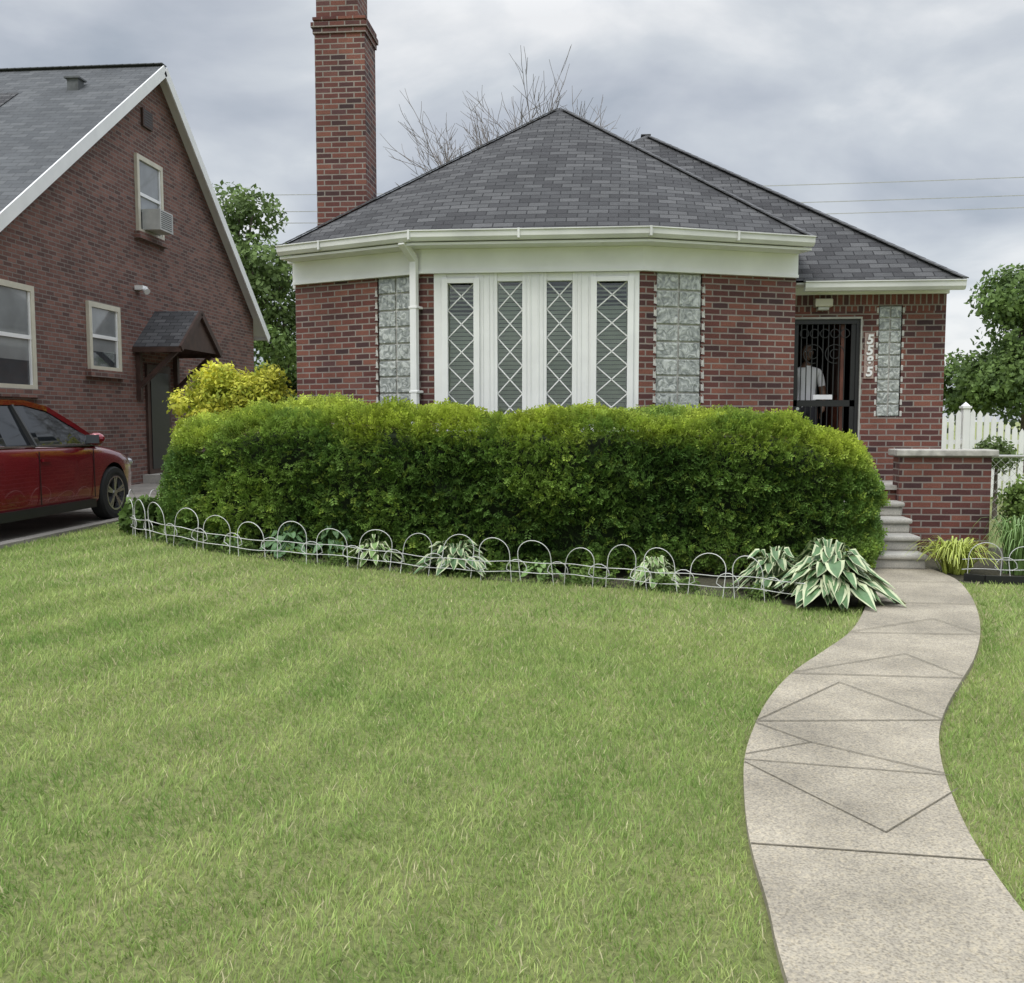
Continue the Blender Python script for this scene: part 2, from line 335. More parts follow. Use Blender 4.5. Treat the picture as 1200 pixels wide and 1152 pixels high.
# ------------------------------------------------------------ hedge
def hz(x):
    t=(x+4.7)/7.5; k=1.0-.095*t
    k+=.020*math.sin(x*1.9+.6)+.018*math.sin(x*3.7+1)+.008*math.sin(x*8.1)
    e=max(0,(x-1.75)/1.05); k-=.20*e**2.2
    e=max(0,(-3.75-x)/1.0); k-=.13*e**2
    return k
def hd_(x):
    e=max(0,(x-1.6)/1.2); f=1-.36*e*e
    e=max(0,(-3.6-x)/1.1); f-=.34*e*e
    return f*(1+.06*math.sin(x*2.3+2)+.04*math.sin(x*4.6))
def hedge(name,c,hd,r,n,topcol,frontcol,deepcol,size):
    par=empty(name); c=np.array(c,float);hd=np.array(hd,float)
    A=np.array([hd[1]*hd[2],hd[1]*hd[2],hd[0]*hd[2]*1.4,hd[0]*hd[2]*.5,hd[0]*hd[1]])
    k=rng.choice(5,n,p=A/A.sum()); p=rng.uniform(-1,1,(n,3))*hd
    for q,(ax,sg) in enumerate([(0,-1),(0,1),(1,-1),(1,1),(2,1)]): p[k==q,ax]=sg*hd[ax]
    inn=np.clip(p,-(hd-r),hd-r); inn[:,2]=np.clip(p[:,2],-hd[2],hd[2]-r*.8)
    d=p-inn; nr=unit(d+1e-6); q=inn+nr*np.minimum(np.linalg.norm(d,axis=1,keepdims=True),r)
    w=q+c
    gap=np.array([noise.noise(Vector((v[0]*2.1,v[1]*2.1,v[2]*3.3))+Vector((9,2,4))) for v in w])
    keep=(gap>-.42)|(rng.uniform(0,1,n)<.25)|(nr[:,2]>.5); w=w[keep];nr=nr[keep];gap=gap[keep];n=len(w)
    nz=np.array([noise.noise(Vector(v)*.95)*.17+noise.noise(Vector((v[0],v[1],v[2]*1.5))*2.6)*.13+noise.noise(Vector(v)*6.)*.05 for v in w])
    w=w+nr*nz[:,None]+nr*rng.uniform(-.06,.035,n)[:,None]
    kz=np.array([hz(x) for x in w[:,0]]);ky=np.array([hd_(x) for x in w[:,0]])
    w[:,2]=.1+(w[:,2]-.1)*kz; w[:,1]=c[1]+(w[:,1]-c[1])*ky
    sp=[];sc=[]
    out=unit(nr*1.0+rng.normal(0,.42,(n,3))+np.array([0,0,.05]))
    side=unit(np.cross(out,rng.normal(size=(n,3)))); s=size*rng.uniform(.6,1.4,n)
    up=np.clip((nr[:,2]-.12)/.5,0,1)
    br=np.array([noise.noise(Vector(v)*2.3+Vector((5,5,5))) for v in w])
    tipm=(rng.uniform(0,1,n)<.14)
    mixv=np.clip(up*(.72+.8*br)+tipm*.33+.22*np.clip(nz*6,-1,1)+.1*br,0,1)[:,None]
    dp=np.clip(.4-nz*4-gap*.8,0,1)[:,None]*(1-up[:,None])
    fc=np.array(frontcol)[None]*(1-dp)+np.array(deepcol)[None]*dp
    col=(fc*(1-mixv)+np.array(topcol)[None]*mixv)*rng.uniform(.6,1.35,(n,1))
    for i in range(6):
        fr=(i//2+.3)/3.; sg=1 if i%2 else -1
        base=w+out*(s*fr)[:,None]; dirv=unit(out*.7+side*sg)
        L=s*.55*(1-.3*fr); nn=np.cross(out,side)
        tip=base+dirv*L[:,None]; ww=unit(np.cross(dirv,nn))*(s*.12)[:,None]
        mid=base+dirv*(L*.5)[:,None]
        sp.append(np.stack([base,mid+ww,tip,mid-ww],1)); sc.append(np.repeat(col*(1+.12*fr),4,0))
    V=np.stack(sp,0).reshape(-1,3); C=np.concatenate(sc,0)
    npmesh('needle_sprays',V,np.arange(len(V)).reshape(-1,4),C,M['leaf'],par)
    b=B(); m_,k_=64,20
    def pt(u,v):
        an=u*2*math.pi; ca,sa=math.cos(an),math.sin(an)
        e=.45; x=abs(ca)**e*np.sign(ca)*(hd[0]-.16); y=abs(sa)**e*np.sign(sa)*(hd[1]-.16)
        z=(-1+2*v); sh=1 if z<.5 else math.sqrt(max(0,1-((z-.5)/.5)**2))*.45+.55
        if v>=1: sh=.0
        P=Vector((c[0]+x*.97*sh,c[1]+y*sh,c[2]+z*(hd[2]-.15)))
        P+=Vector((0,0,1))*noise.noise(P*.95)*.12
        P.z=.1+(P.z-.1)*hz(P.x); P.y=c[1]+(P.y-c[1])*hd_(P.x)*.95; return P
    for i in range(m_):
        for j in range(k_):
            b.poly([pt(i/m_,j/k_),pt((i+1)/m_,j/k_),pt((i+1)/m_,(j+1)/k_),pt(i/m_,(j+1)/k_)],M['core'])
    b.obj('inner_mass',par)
    return par
hp=hedge('yew_hedge',(-.95,10.08,.88),(3.76,.66,.80),.56,52000,(.42,.50,.07),(.155,.265,.055),(.065,.13,.028),.074)
b=B()
for i in range(26):
    x=-4.2+i*.26+random.uniform(-.1,.1); y=10.0+random.uniform(-.2,.3)
    b.cyl((x,y,G(x)-.02),(x+random.uniform(-.2,.2),y-.1+random.uniform(-.1,.2),.6),.022,.012,M['bark'],6)
b.obj('stems',hp)

# ------------------------------------------------------------ leaf clouds
def cloud(name,blobs,n,size,c0,c1,asp=.6,trunk=None,parent=None,flat=.3,shell=.45):
    par=parent or empty(name)
    vol=np.array([b_[1][0]*b_[1][1]*b_[1][2] for b_ in blobs])**.75; k=rng.choice(len(blobs),n,p=vol/vol.sum())
    C=np.array([b_[0] for b_ in blobs],float)[k];R_=np.array([b_[1] for b_ in blobs],float)[k]
    d=unit(rng.normal(size=(n,3))); rad=rng.uniform(shell,1.06,n)**.7
    P=C+d*R_*rad[:,None]
    nz=np.array([noise.noise(Vector(p)*(1.6/max(.4,R_.mean()))) for p in P])
    keep=nz>-.22; P=P[keep];d=d[keep];nz=nz[keep];kk=k[keep];n=len(P)
    nn=unit(d+rng.normal(0,.7,(n,3))+np.array([0,0,flat]))
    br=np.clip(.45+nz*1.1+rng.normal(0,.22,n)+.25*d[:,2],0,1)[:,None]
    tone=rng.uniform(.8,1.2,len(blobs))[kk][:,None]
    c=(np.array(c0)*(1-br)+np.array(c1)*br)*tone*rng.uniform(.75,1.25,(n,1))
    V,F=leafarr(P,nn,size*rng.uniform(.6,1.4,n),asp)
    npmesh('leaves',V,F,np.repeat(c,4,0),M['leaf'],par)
    if trunk:
        b=B(); base,top,r=trunk; b.cyl(base,top,r,r*.6,M['bark'],10)
        for cc,rr in blobs:
            b.cyl(top,Vector(cc),r*.45,r*.12,M['bark'],6)
        b.obj('trunk',par)
    return par
def blobs(c,r,n,br,seed):
    random.seed(seed); out=[]
    for i in range(n):
        v=Vector((random.gauss(0,1),random.gauss(0,1),random.gauss(0,1))).normalized()*random.uniform(.35,.9)
        s=random.uniform(.7,1.25)*br
        out.append(((c[0]+v.x*r[0],c[1]+v.y*r[1],c[2]+v.z*r[2]),(s,s,s*.8)))
    return out
cloud('maple_tree',blobs((-12.0,31,5.4),(2.5,2.2,3.6),22,1.0,1),17000,.18,(.07,.11,.035),(.19,.27,.09),trunk=((-12.2,31,.2),(-12.2,31,4.5),.25))
cloud('maple_tree',blobs((-8.9,27,3.4),(1.7,1.6,2.7),15,.85,2),14000,.16,(.07,.12,.03),(.20,.30,.08),trunk=((-9.0,27,.2),(-9.0,27,2.4),.15))
cloud('maple_tree',blobs((12.5,29,3.7),(2.5,2,2.7),20,.95,3),24000,.16,(.06,.10,.035),(.18,.27,.08),trunk=((12.6,29,0),(12.6,29,3),.2))
cloud('maple_tree',blobs((16.5,33,4.6),(3,2,3.2),14,1.4,5),12000,.2,(.05,.085,.03),(.15,.23,.07),trunk=((16.5,33,0),(16.5,33,3.5),.25))
bl=[]
random.seed(9)
for i in range(70):
    x=-75+i*2.2; bl.append(((x,62+random.uniform(-4,4),2.2+random.uniform(0,1.6)),(2.6,2,random.uniform(2,3.4))))
cloud('distant_tree_row',bl,40000,.45,(.06,.09,.04),(.13,.18,.07))
cloud('golden_privet_shrub',blobs((-4.85,12.3,1.82),(.98,.45,.50),34,.25,6),17000,.065,(.26,.32,.035),(.70,.68,.10),asp=.5,trunk=((-4.95,12.3,.3),(-4.95,12.3,1.1),.05),shell=.3)
cloud('boxwood_shrub',blobs((4.78,10.55,.66),(.45,.45,.40),16,.26,8),9000,.05,(.06,.10,.025),(.20,.29,.07),trunk=((4.78,10.55,0),(4.78,10.55,.5),.04),shell=.3)
cloud('garden_shrub',blobs((6.3,15.5,1.0),(.35,.3,.25),8,.22,12),2500,.06,(.07,.1,.04),(.18,.26,.08),trunk=((6.3,15.5,0),(6.3,15.5,.8),.04))
cloud('ground_ivy',blobs((-5.0,10.2,.46),(.45,.45,.18),16,.17,14),5000,.075,(.05,.09,.02),(.15,.24,.06),asp=.7)
bl=[]; random.seed(31)
for i in range(60):
    x=random.uniform(-4.8,1.5); y=np.interp(x,flx,fly)+random.uniform(.05,.5); bl.append(((x,y,G(x)+.04),(random.uniform(.07,.17),.1,random.uniform(.05,.13))))
cloud('bed_weeds',bl,9000,.05,(.06,.11,.025),(.18,.27,.07),asp=.45)

# bare tree
b=B()
random.seed(21)
def branch(p,d,L,r,lev):
    if lev==0: return
    n=3; q=p
    for i in range(n):
        d=(d+Vector((random.gauss(0,.10),random.gauss(0,.10),random.gauss(.03,.05)))).normalized()
        q2=q+d*L/n; b.cyl(q,q2,r*(1-.12*i),r*(1-.12*(i+1)),M['barktwig'],4 if lev<4 else 6,False); q=q2
        if i>0 or lev<5:
            dd=(d+Vector((random.gauss(0,.6),random.gauss(0,.5),random.gauss(.12,.25)))).normalized()
            branch(q,dd,L*random.uniform(.5,.72),max(.007,r*.5),lev-1)
    branch(q,d,L*.75,max(.007,r*.6),lev-1)
base=Vector((-1.95,26,0)); b.cyl(base,base+Vector((0,0,4.8)),.16,.13,M['barktwig'],10)
for an in(-1.6,-1.0,-.5,-.1,.2,.6,1.1,1.6):
    branch(base+Vector((0,0,4.6)),Vector((math.sin(an)*.50,random.uniform(-.3,.3),1)).normalized(),2.2,.045,5)
b.obj('bare_tree')

# ------------------------------------------------------------ main house
H=empty('brick_house')
BV=[Vector((-3.92,12.05)),Vector((-2.09,11.25)),Vector((.505,11.25)),Vector((2.421,12.0))]
FD=[(BV[i+1]-BV[i]).normalized() for i in range(3)]; FN=[Vector((d.y,-d.x)) for d in FD]
def ov(r):
    m1=(FN[0]+FN[1])/(1+FN[0].dot(FN[1])); m2=(FN[1]+FN[2])/(1+FN[1].dot(FN[2]))
    return [BV[0]+FN[0]*r+FD[0]*r*.12,BV[1]+m1*r,BV[2]+m2*r,BV[3]+FN[2]*r]
def seg(x): return 0 if x<BV[1].x else (1 if x<BV[2].x else 2)
def apt(x,r,z):
    i=seg(x); t=(x-BV[i].x)/(BV[i+1].x-BV[i].x); O=ov(r); p=O[i].lerp(O[i+1],t); return (p.x,p.y,z)
def slen(x):
    i=seg(x); L=sum((BV[k+1]-BV[k]).length for k in range(i)); return L+(x-BV[i].x)/FD[i].x
def spans(p0,p1):
    q=[p0]+[v.x for v in BV[1:3] if p0+1e-6<v.x<p1-1e-6]+[p1]; return list(zip(q[:-1],q[1:]))
def ap2(x,r,z,mid):
    i=seg(mid); t=(x-BV[i].x)/(BV[i+1].x-BV[i].x); O=ov(r); p=O[i].lerp(O[i+1],t); return (p.x,p.y,z)
def bw_(b,p0,p1,z0,z1,r,m):
    for a,c in spans(p0,p1):
        k=(a+c)/2; ua=slen(a+1e-7);uc=slen(c-1e-7)
        b.poly([ap2(a,r,z0,k),ap2(c,r,z0,k),ap2(c,r,z1,k),ap2(a,r,z1,k)],m,[(ua,z0),(uc,z0),(uc,z1),(ua,z1)])
def bbx(b,p0,p1,z0,z1,r0,r1,m):
    bw_(b,p0,p1,z0,z1,r1,m); bw_(b,p0,p1,z0,z1,r0,m)
    for a,c in spans(p0,p1):
        k=(a+c)/2
        for z in(z0,z1): b.poly([ap2(a,r0,z,k),ap2(a,r1,z,k),ap2(c,r1,z,k),ap2(c,r0,z,k)],m)
    for p in(p0,p1): b.poly([apt(p,r0,z0),apt(p,r1,z0),apt(p,r1,z1),apt(p,r0,z1)],m)
XA,XB=BV[0].x,BV[3].x
TZ=3.33
b=B()
GL0,GL1=-2.716,-2.225; W0,W1=-1.958,.474; GR0,GR1=.680,1.236
for p0,p1 in[(XA,GL0),(GL1,W0),(W1,GR0),(GR1,XB)]:
    bw_(b,p0,p1,-.1,TZ,0,M['brick'])
    for p in(p0,p1): b.poly([apt(p,0,-.1),apt(p,-.25,-.1),apt(p,-.25,TZ),apt(p,0,TZ)],M['brick'])
for p0,p1,zt in[(GL0,GL1,1.5),(W0,W1,1.5),(GR0,GR1,1.5)]: bw_(b,p0,p1,-.1,zt,0,M['brick'])
xl,yl=BV[0]; xr,yr=BV[3]
b.poly([(xl,24,-.1),(xl,yl,-.1),(xl,yl,TZ+.3),(xl,24,TZ+.3)],M['brick'])
b.poly([(xr,yr,-.1),(xr,12.4,-.1),(xr,12.4,TZ+.3),(xr,yr,TZ+.3)],M['brick'])
Yd=12.4;XR=4.36; WT=3.16
def wq(x0,x1,z0,z1,m='brick'): b.poly([(x0,Yd,z0),(x1,Yd,z0),(x1,Yd,z1),(x0,Yd,z1)],M[m])
wq(xr,2.45,-.1,2.95);wq(2.45,3.33,-.1,.8);wq(2.45,3.33,2.87,2.95);wq(3.33,3.54,-.1,2.95);wq(3.54,3.83,-.1,1.62);wq(3.83,XR,-.1,2.95)
wq(xr,3.54,2.95,WT,'soldier');wq(3.83,XR,2.95,WT,'soldier');wq(3.54,3.83,3.02,WT,'soldier')
b.poly([(XR,Yd,-.1),(XR,24,-.1),(XR,24,3.28),(XR,Yd,3.28)],M['brick'])
b.poly([(XR,24,-.1),(xl,24,-.1),(xl,24,3.5),(XR,24,3.28)],M['brick'])
for x in(2.45,3.33): b.poly([(x,Yd,.8),(x,Yd+.25,.8),(x,Yd+.25,2.87),(x,Yd,2.87)],M['brick'])
b.poly([(2.45,Yd,2.87),(3.33,Yd,2.87),(3.33,Yd+.25,2.87),(2.45,Yd+.25,2.87)],M['brick'])
b.obj('walls',H)
b=B()
bbx(b,XA,XB,TZ,3.60,-.1,.045,M['white'])
bbx(b,XA,XB,TZ-.015,TZ+.02,-.1,.062,M['white'])
bbx(b,XA,XB,3.601,3.63,-.1,.32,M['white'])
b.box(xr,XR+.02,Yd-.04,Yd+.1,WT,3.25,M['white']); b.box(xr+.02,XR+.06,Yd-.34,Yd+.1,3.251,3.27,M['white'])
b.box(xl-.04,xl+.02,yl+.02,24,3.28,3.6,M['white']); b.box(xl-.1,xl+.02,yl,24,3.6,3.63,M['white'])
b.obj('frieze',H)
b=B()
prof=[(.30,3.64),(.36,3.64),(.39,3.68),(.395,3.735),(.41,3.745),(.41,3.757),(.385,3.757),(.30,3.70)]
for a,c in spans(XA,XB):
    k_=(a+c)/2
    for k in range(len(prof)):
        p,q=prof[k],prof[(k+1)%len(prof)]
        b.poly([ap2(a,p[0],p[1],k_),ap2(c,p[0],p[1],k_),ap2(c,q[0],q[1],k_),ap2(a,q[0],q[1],k_)],M['gutter'])
for a in(XA,XB): b.poly([apt(a,p[0],p[1]) for p in prof],M['gutter'])
for a in(-3.3,-2.1,-.9,.51,1.5): bbx(b,a-.012,a+.012,3.65,3.76,.3,.414,M['gutter'])
dz=-.475
for k in range(len(prof)):
    p,q=prof[k],prof[(k+1)%len(prof)]
    b.poly([(xr+.12,Yd-p[0],p[1]+dz),(XR+.09,Yd-p[0],p[1]+dz),(XR+.09,Yd-q[0],q[1]+dz),(xr+.12,Yd-q[0],q[1]+dz)],M['gutter'])
b.poly([(XR+.09,Yd-p[0],p[1]+dz) for p in prof],M['gutter'])
b.obj('gutter',H)
# roof
b=B()
pe=[(v.x,v.y) for v in ov(.37)]
for _ in range(4):
    q=[pe[0]]
    for i in range(len(pe)-1):
        a,c=Vector(pe[i]),Vector(pe[i+1])
        q+= [tuple(a.lerp(c,.2)),tuple(a.lerp(c,.8))]
    q.append(pe[-1]); pe=q
ez=3.735; pk=Vector((-.60,14.5,6.24)); NR=12
ev=[Vector((p[0],p[1],ez)) for p in pe]; cs=[0]
for i in range(1,len(ev)): cs.append(cs[-1]+(ev[i]-ev[i-1]).length)
mid=cs[-1]/2; sl=4.4
for i in range(len(ev)-1):
    if (ev[i+1]-ev[i]).length<1e-5: continue
    for j in range(NR):
        t0=j/NR;t1=(j+1)/NR
        pts=[ev[i].lerp(pk,t0),ev[i+1].lerp(pk,t0),ev[i+1].lerp(pk,t1),ev[i].lerp(pk,t1)]
        uv=[((cs[i]-mid)*(1-t0),t0*sl),((cs[i+1]-mid)*(1-t0),t0*sl),((cs[i+1]-mid)*(1-t1),t1*sl),((cs[i]-mid)*(1-t1),t1*sl)]
        if j==NR-1: pts=pts[:3];uv=uv[:3]
        b.poly(pts,M['shingle'],uv)
    b.poly([ev[i]-Vector((0,0,.03)),ev[i+1]-Vector((0,0,.03)),ev[i+1],ev[i]],M['shingle'])
L0,R0=ev[0],ev[-1]
b.poly([L0,pk,(-.6,22,6.24),(L0.x,24.3,ez)],M['shingle'])
b.poly([pk,R0,(R0.x,24,ez),(-.6,22,6.24)],M['shingle'])
XE=4.44; EZ=3.29
c1=(-3.85,12.02,EZ);c2=(XE,12.02,EZ);c3=(XE,24.3,EZ);c4=(-3.85,24.3,EZ);k1=(.76,16.0,6.24);k2=(.76,20.5,6.24)
b.poly([c1,c2,k1],M['shingle']);b.poly([c2,c3,k2,k1],M['shingle']);b.poly([c3,c4,k2],M['shingle']);b.poly([c4,c1,k1,k2],M['shingle'])
def caps(p,q,w=.16,dz=.012,m='cap'):
    p=Vector(p);q=Vector(q);L=(q-p).length;k=int(L/.16); d=(q-p).normalized()
    for i in range(k):
        a=p+d*(i*.16);c=p+d*((i+1)*.16+.02)
        b.bar(a+Vector((0,0,dz+.004)),c+Vector((0,0,dz)),w,M[m],h=.014)
caps(L0,pk);caps(R0,pk);caps(c2,k1);caps(k1,k2)
b.bar((xr+.1,12.02,EZ-.005),(XE,12.02,EZ-.005),.03,M['cap']); b.bar((XE,12.02,EZ-.005),(XE,24.3,EZ-.005),.03,M['cap'])
b.obj('roof',H)
# chimney
b=B(); cX0,cX1,cY0,cY1=-3.90,-3.20,13.0,13.62
b.box(cX0,cX1,cY0,cY1,0,7.02,M['brick'])
for z,e in[(6.84,.02),(6.915,.04)]: b.box(cX0-e,cX1+e,cY0-e,cY1+e,z,z+.07,M['brick'])
b.box(cX0-.02,cX1+.02,cY0-.02,cY1+.02,7.021,7.06,M['brick'])
b.box(cX0+.02,cX1-.10,cY0+.03,cY1-.03,7.061,8.0,M['brick']); b.box(cX0-.0,cX1-.07,cY0,cY1,8.0,8.08,M['stone'])
b.obj('chimney',H,bevel=.004)
def fr(x):
    i=seg(x); return (FD[i].x,FD[i].y,0),(FN[i].x,FN[i].y,0)
b=B()
o=apt(-2.15,0,0); t,nn=fr(-2.15)
b.obox(o,t,nn,-.045,.045,.065,.13,.3,3.50,M['white'])
b.bar(Vector(o)+Vector(nn)*.1+Vector((0,0,3.48)),Vector(o)+Vector(nn)*.34+Vector((0,0,3.65)),.085,M['white'])
for z in(1.9,2.9): b.obox(o,t,nn,-.06,.06,.0,.135,z,z+.03,M['white'])
b.obj('downspout',H,bevel=.006)
M['cream2']=plain('white_grout',(.50,.49,.46),.8,var=.2,scale=20)
b=B()
def gpanel(x0,x1,cols,rows,z0,z1):
    xm=(x0+x1)/2; t,nn=fr(xm); w=(x1-x0)/t[0]; o=apt(xm,0,0)
    b.obox(o,t,nn,-w/2,w/2,-.12,-.035,z0,z1,M['cream2'])
    bw=w/cols; bh=(z1-z0)/rows
    for i in range(cols):
        for j in range(rows):
            b.obox(o,t,nn,-w/2+i*bw+.011,-w/2+(i+1)*bw-.011,-.034,-.012,z0+j*bh+.011,z0+(j+1)*bh-.011,M['gblock'])
gpanel(GL0,GL1,2,9,1.5,TZ-.016);gpanel(GR0,GR1,2,9,1.5,TZ-.016)
for ph,sg in((GL0,-1),(GR1,1),(GR0,-1)):
    for j in range(12):
        z=1.5+j*.145; bbx(b,ph+(0 if sg>0 else -.03),ph+(.03 if sg>0 else 0),z,z+.0725,-.02,.004,M['cream2'])
b.box(3.54,3.83,Yd+.03,Yd+.12,1.62,3.02,M['cream2'])
for i in range(2):
    for j in range(9): b.box(3.54+i*.145+.009,3.54+(i+1)*.145-.009,Yd+.008,Yd+.029,1.62+j*.1555+.009,1.62+(j+1)*.1555-.009,M['gblock'])
for j in range(10):
    for x0,x1 in((3.512,3.54),(3.83,3.858)): b.box(x0,x1,Yd-.004,Yd+.02,1.62+j*.145,1.62+j*.145+.0725,M['cream2'])
b.obj('glass_block_windows',H,bevel=.008)
# picture window
b=B()
GX=[(-1.802,-1.468,1),(-1.199,-.90,0),(-.611,-.306,0),(-.031,.353,1)]
sol=[(W0,-1.802),(-1.468,-1.199),(-.90,-.611),(-.306,-.031),(.353,W1)]
T=Vector((1,0,0)); nn=(0,-1,0)
for p0,p1 in sol:
    bbx(b,p0,p1,1.5,TZ-.016,-.12,.012,M['white'])
    if p1-p0>.2:
        for q in(p0+.04,p0+.09,p1-.102,p1-.052): bbx(b,q,q+.012,1.52,TZ-.02,.012,.022,M['white'])
bbx(b,W0-.03,W1+.03,1.44,1.499,-.1,.07,M['white'])
g=B();bl_=B()
for gi,(p0,p1,proud) in enumerate(GX):
    w=p1-p0; o=((p0+p1)/2,11.25,0); t=(1,0,0)
    b.obox(o,t,nn,-w/2,w/2,-.1,.0,3.22,TZ-.017,M['white']); b.obox(o,t,nn,-w/2,w/2,-.1,.0,1.5,1.56,M['white'])
    z0,z1=1.56,3.22
    if proud:
        for a0,a1 in((-w/2-.06,-w/2+.012),(w/2-.012,w/2+.06)): b.obox(o,t,nn,a0,a1,.0125,.045,1.52,3.255,M['white'])
        for q0,q1 in((1.52,1.575),(3.20,3.255)): b.obox(o,t,nn,-w/2+.012,w/2-.012,.0125,.044,q0,q1,M['white'])
    g.obox(o,t,nn,-w/2,w/2,-.055,-.05,z0,z1,M['glass'])
    O=Vector(o)+Vector(nn)*(-.04); h=.332
    for st in(0,1):
        z=z0; side=st
        while z<z1-.01:
            zz=min(z+h,z1); f_=(zz-z)/h
            a0=(-w/2 if side==0 else w/2); a1=a0+(w if side==0 else -w)*f_
            b.bar(O+T*a0+Vector((0,0,z)),O+T*a1+Vector((0,0,zz)),.015,M['white'],up=nn,h=.013)
            side=1-side; z+=h
    top=(26,33,31,28)[gi]
    for k in range(33):
        z=1.56+k*.05
        hh=.0225 if k<top else .012
        c=Vector(o)+Vector(nn)*(-.105)+Vector((0,0,z)); zt_=Vector(nn)*-.010+Vector((0,0,hh))
        W=T*(w/2+.02)
        bl_.poly([c-W-zt_,c+W-zt_,c+W+zt_,c-W+zt_],M['blind'])
bw_(bl_,W0-.1,W1+.02,1.4,3.4,-.3,M['dark'])
b.obj('window_frames',H,bevel=.003); g.obj('window_panes',H); bl_.obj('blinds',H)
# door
b=B()
DT=2.868
b.box(2.452,2.50,Yd+.03,Yd+.12,.8,DT,M['black']);b.box(3.28,3.328,Yd+.03,Yd+.12,.8,DT,M['black']);b.box(2.5,3.28,Yd+.03,Yd+.12,DT-.07,DT,M['black'])
b.box(2.44,2.452,Yd-.006,Yd+.02,.8,DT+.01,M['trimgrey']); b.box(3.322,3.34,Yd-.006,Yd+.029,.8,DT+.015,M['trimgrey']); b.box(2.44,3.322,Yd-.006,Yd+.029,DT-.01,DT+.015,M['trimgrey'])
b.box(2.5,3.28,Yd+.05,Yd+.085,.8,1.0,M['black']); b.box(2.5,3.28,Yd+.05,Yd+.085,1.75,1.83,M['black'])
for x in(2.5,3.22): b.box(x,x+.06,Yd+.05,Yd+.085,1.0,2.80,M['black'])
for i in range(9):
    x=2.6+i*.068; b.box(x-.006,x+.006,Yd+.055,Yd+.067,1.0,2.80,M['black'])
def ring(c,r,a0=0,a1=2*math.pi,n=14):
    for i in range(n):
        u=a0+(a1-a0)*i/n;v=a0+(a1-a0)*(i+1)/n
        b.bar((c[0]+r*math.cos(u),Yd+.05,c[1]+r*math.sin(u)),(c[0]+r*math.cos(v),Yd+.05,c[1]+r*math.sin(v)),.01,M['black'],up=(0,1,0))
for i in range(5):
    for z in(1.25,2.68): ring((2.635+i*.127,z),.055)
for x,s in((2.75,1),(3.02,-1)):
    ring((x,2.42),.12,0,5);ring((x,2.42),.06,1,6)
b.box(2.76,3.00,Yd+.042,Yd+.05,1.84,1.90,M['shirt'])
b.cyl((2.56,Yd+.0,1.72),(2.56,Yd+.05,1.72),.022,.022,M['alloy'])
b.obj('security_door',H)
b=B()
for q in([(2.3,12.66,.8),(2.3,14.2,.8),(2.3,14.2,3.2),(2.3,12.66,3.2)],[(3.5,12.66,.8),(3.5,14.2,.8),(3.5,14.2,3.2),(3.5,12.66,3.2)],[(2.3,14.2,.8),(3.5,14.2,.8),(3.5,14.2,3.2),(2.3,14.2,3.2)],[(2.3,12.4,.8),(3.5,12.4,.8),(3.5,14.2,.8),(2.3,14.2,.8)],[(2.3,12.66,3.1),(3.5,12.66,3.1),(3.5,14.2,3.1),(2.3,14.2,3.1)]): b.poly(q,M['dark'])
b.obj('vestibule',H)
b=B(); b.box(3.12,3.17,12.56,13.35,.82,2.85,M['wood2']); b.box(3.11,3.119,12.65,13.25,1.9,2.7,M['wood']); b.obj('inner_door',H,bevel=.004)
# porch
b=B()
b.box(2.3,4.36,11.12,12.39,-.05,.78,M['brick'])
b.box(2.28,3.42,11.08,12.398,.781,.83,M['step'])
b.box(3.42,4.34,11.25,12.398,.781,.80,M['step'])
b.box(3.42,4.42,11.0,11.24,-.05,1.17,M['brick'])
b.obj('porch_base',H)
b=B(); b.box(3.37,4.48,10.95,11.29,1.171,1.245,M['stone'])
b.obj('porch_wall_cap',H,bevel=.012)
for i in range(4):
    b=B(); z1=.158*(i+1)+.03; y0=9.98+i*.27
    b.box(2.3,3.41,y0+.03,11.1 if i==3 else y0+.3,max(0,z1-.16),z1-.055,M['step']); b.box(2.28,3.43,y0,11.07 if i==3 else y0+.33,z1-.055,z1,M['step'])
    b.obj('step_%d'%(i+1),H,bevel=.02)
b=B(); b.box(2.72,2.94,Yd-.14,Yd,3.00,3.10,M['cream']); b.box(2.76,2.90,Yd-.12,Yd-.02,2.96,2.999,M['shade']); b.obj('porch_light',H,bevel=.012)
b=B(); b.box(3.372,3.492,Yd-.014,Yd-.001,2.10,2.68,M['plaque']); b.obj('number_plaque',H,bevel=.004)
for i,ch in enumerate('5585'):
    cu=bpy.data.curves.new('digit','FONT'); cu.body=ch; cu.size=.165; cu.extrude=.006; cu.align_x='CENTER'; cu.shear=.15; cu.offset=.005
    cu.materials.append(M['white'])
    t=bpy.data.objects.new('house_number_digit_%d'%(i+1),cu); COL.objects.link(t); t.parent=H
    t.location=(3.43,Yd-.022,2.54-.135*i); t.rotation_euler=(math.pi/2,0,0)

# ------------------------------------------------------------ left house
HL=empty('neighbor_brick_house')
X=-8.8; YP,ZP=18.46,8.51
b=B()
sf=(ZP-4.74)/(YP-13.39)
zn=ZP-sf*(YP-12.55)
b.poly([(X,12.55,0),(X,23.6,0),(X,23.6,ZP-(23.6-YP)*.853),(X,YP,ZP),(X,12.55,zn)],M['brickL'],[(12.55,0),(23.6,0),(23.6,ZP-(23.6-YP)*.853),(YP,ZP),(12.55,zn)])
b.poly([(-19,12.55,0),(X,12.55,0),(X,12.55,zn),(-19,12.55,zn)],M['brickL'])
b.poly([(-19,23.6,0),(X,23.6,0),(X,23.6,4.1),(-19,23.6,4.1)],M['brickL'])
b.poly([(-19,12.55,0),(-19,23.6,0),(-19,23.6,4.1),(-19,YP,ZP),(-19,12.55,zn)],M['brickL'])
b.obj('walls',HL)
b=B(); ov_=.22
def rz(y): return ZP-(sf*(YP-y) if y<YP else .853*(y-YP))+.05
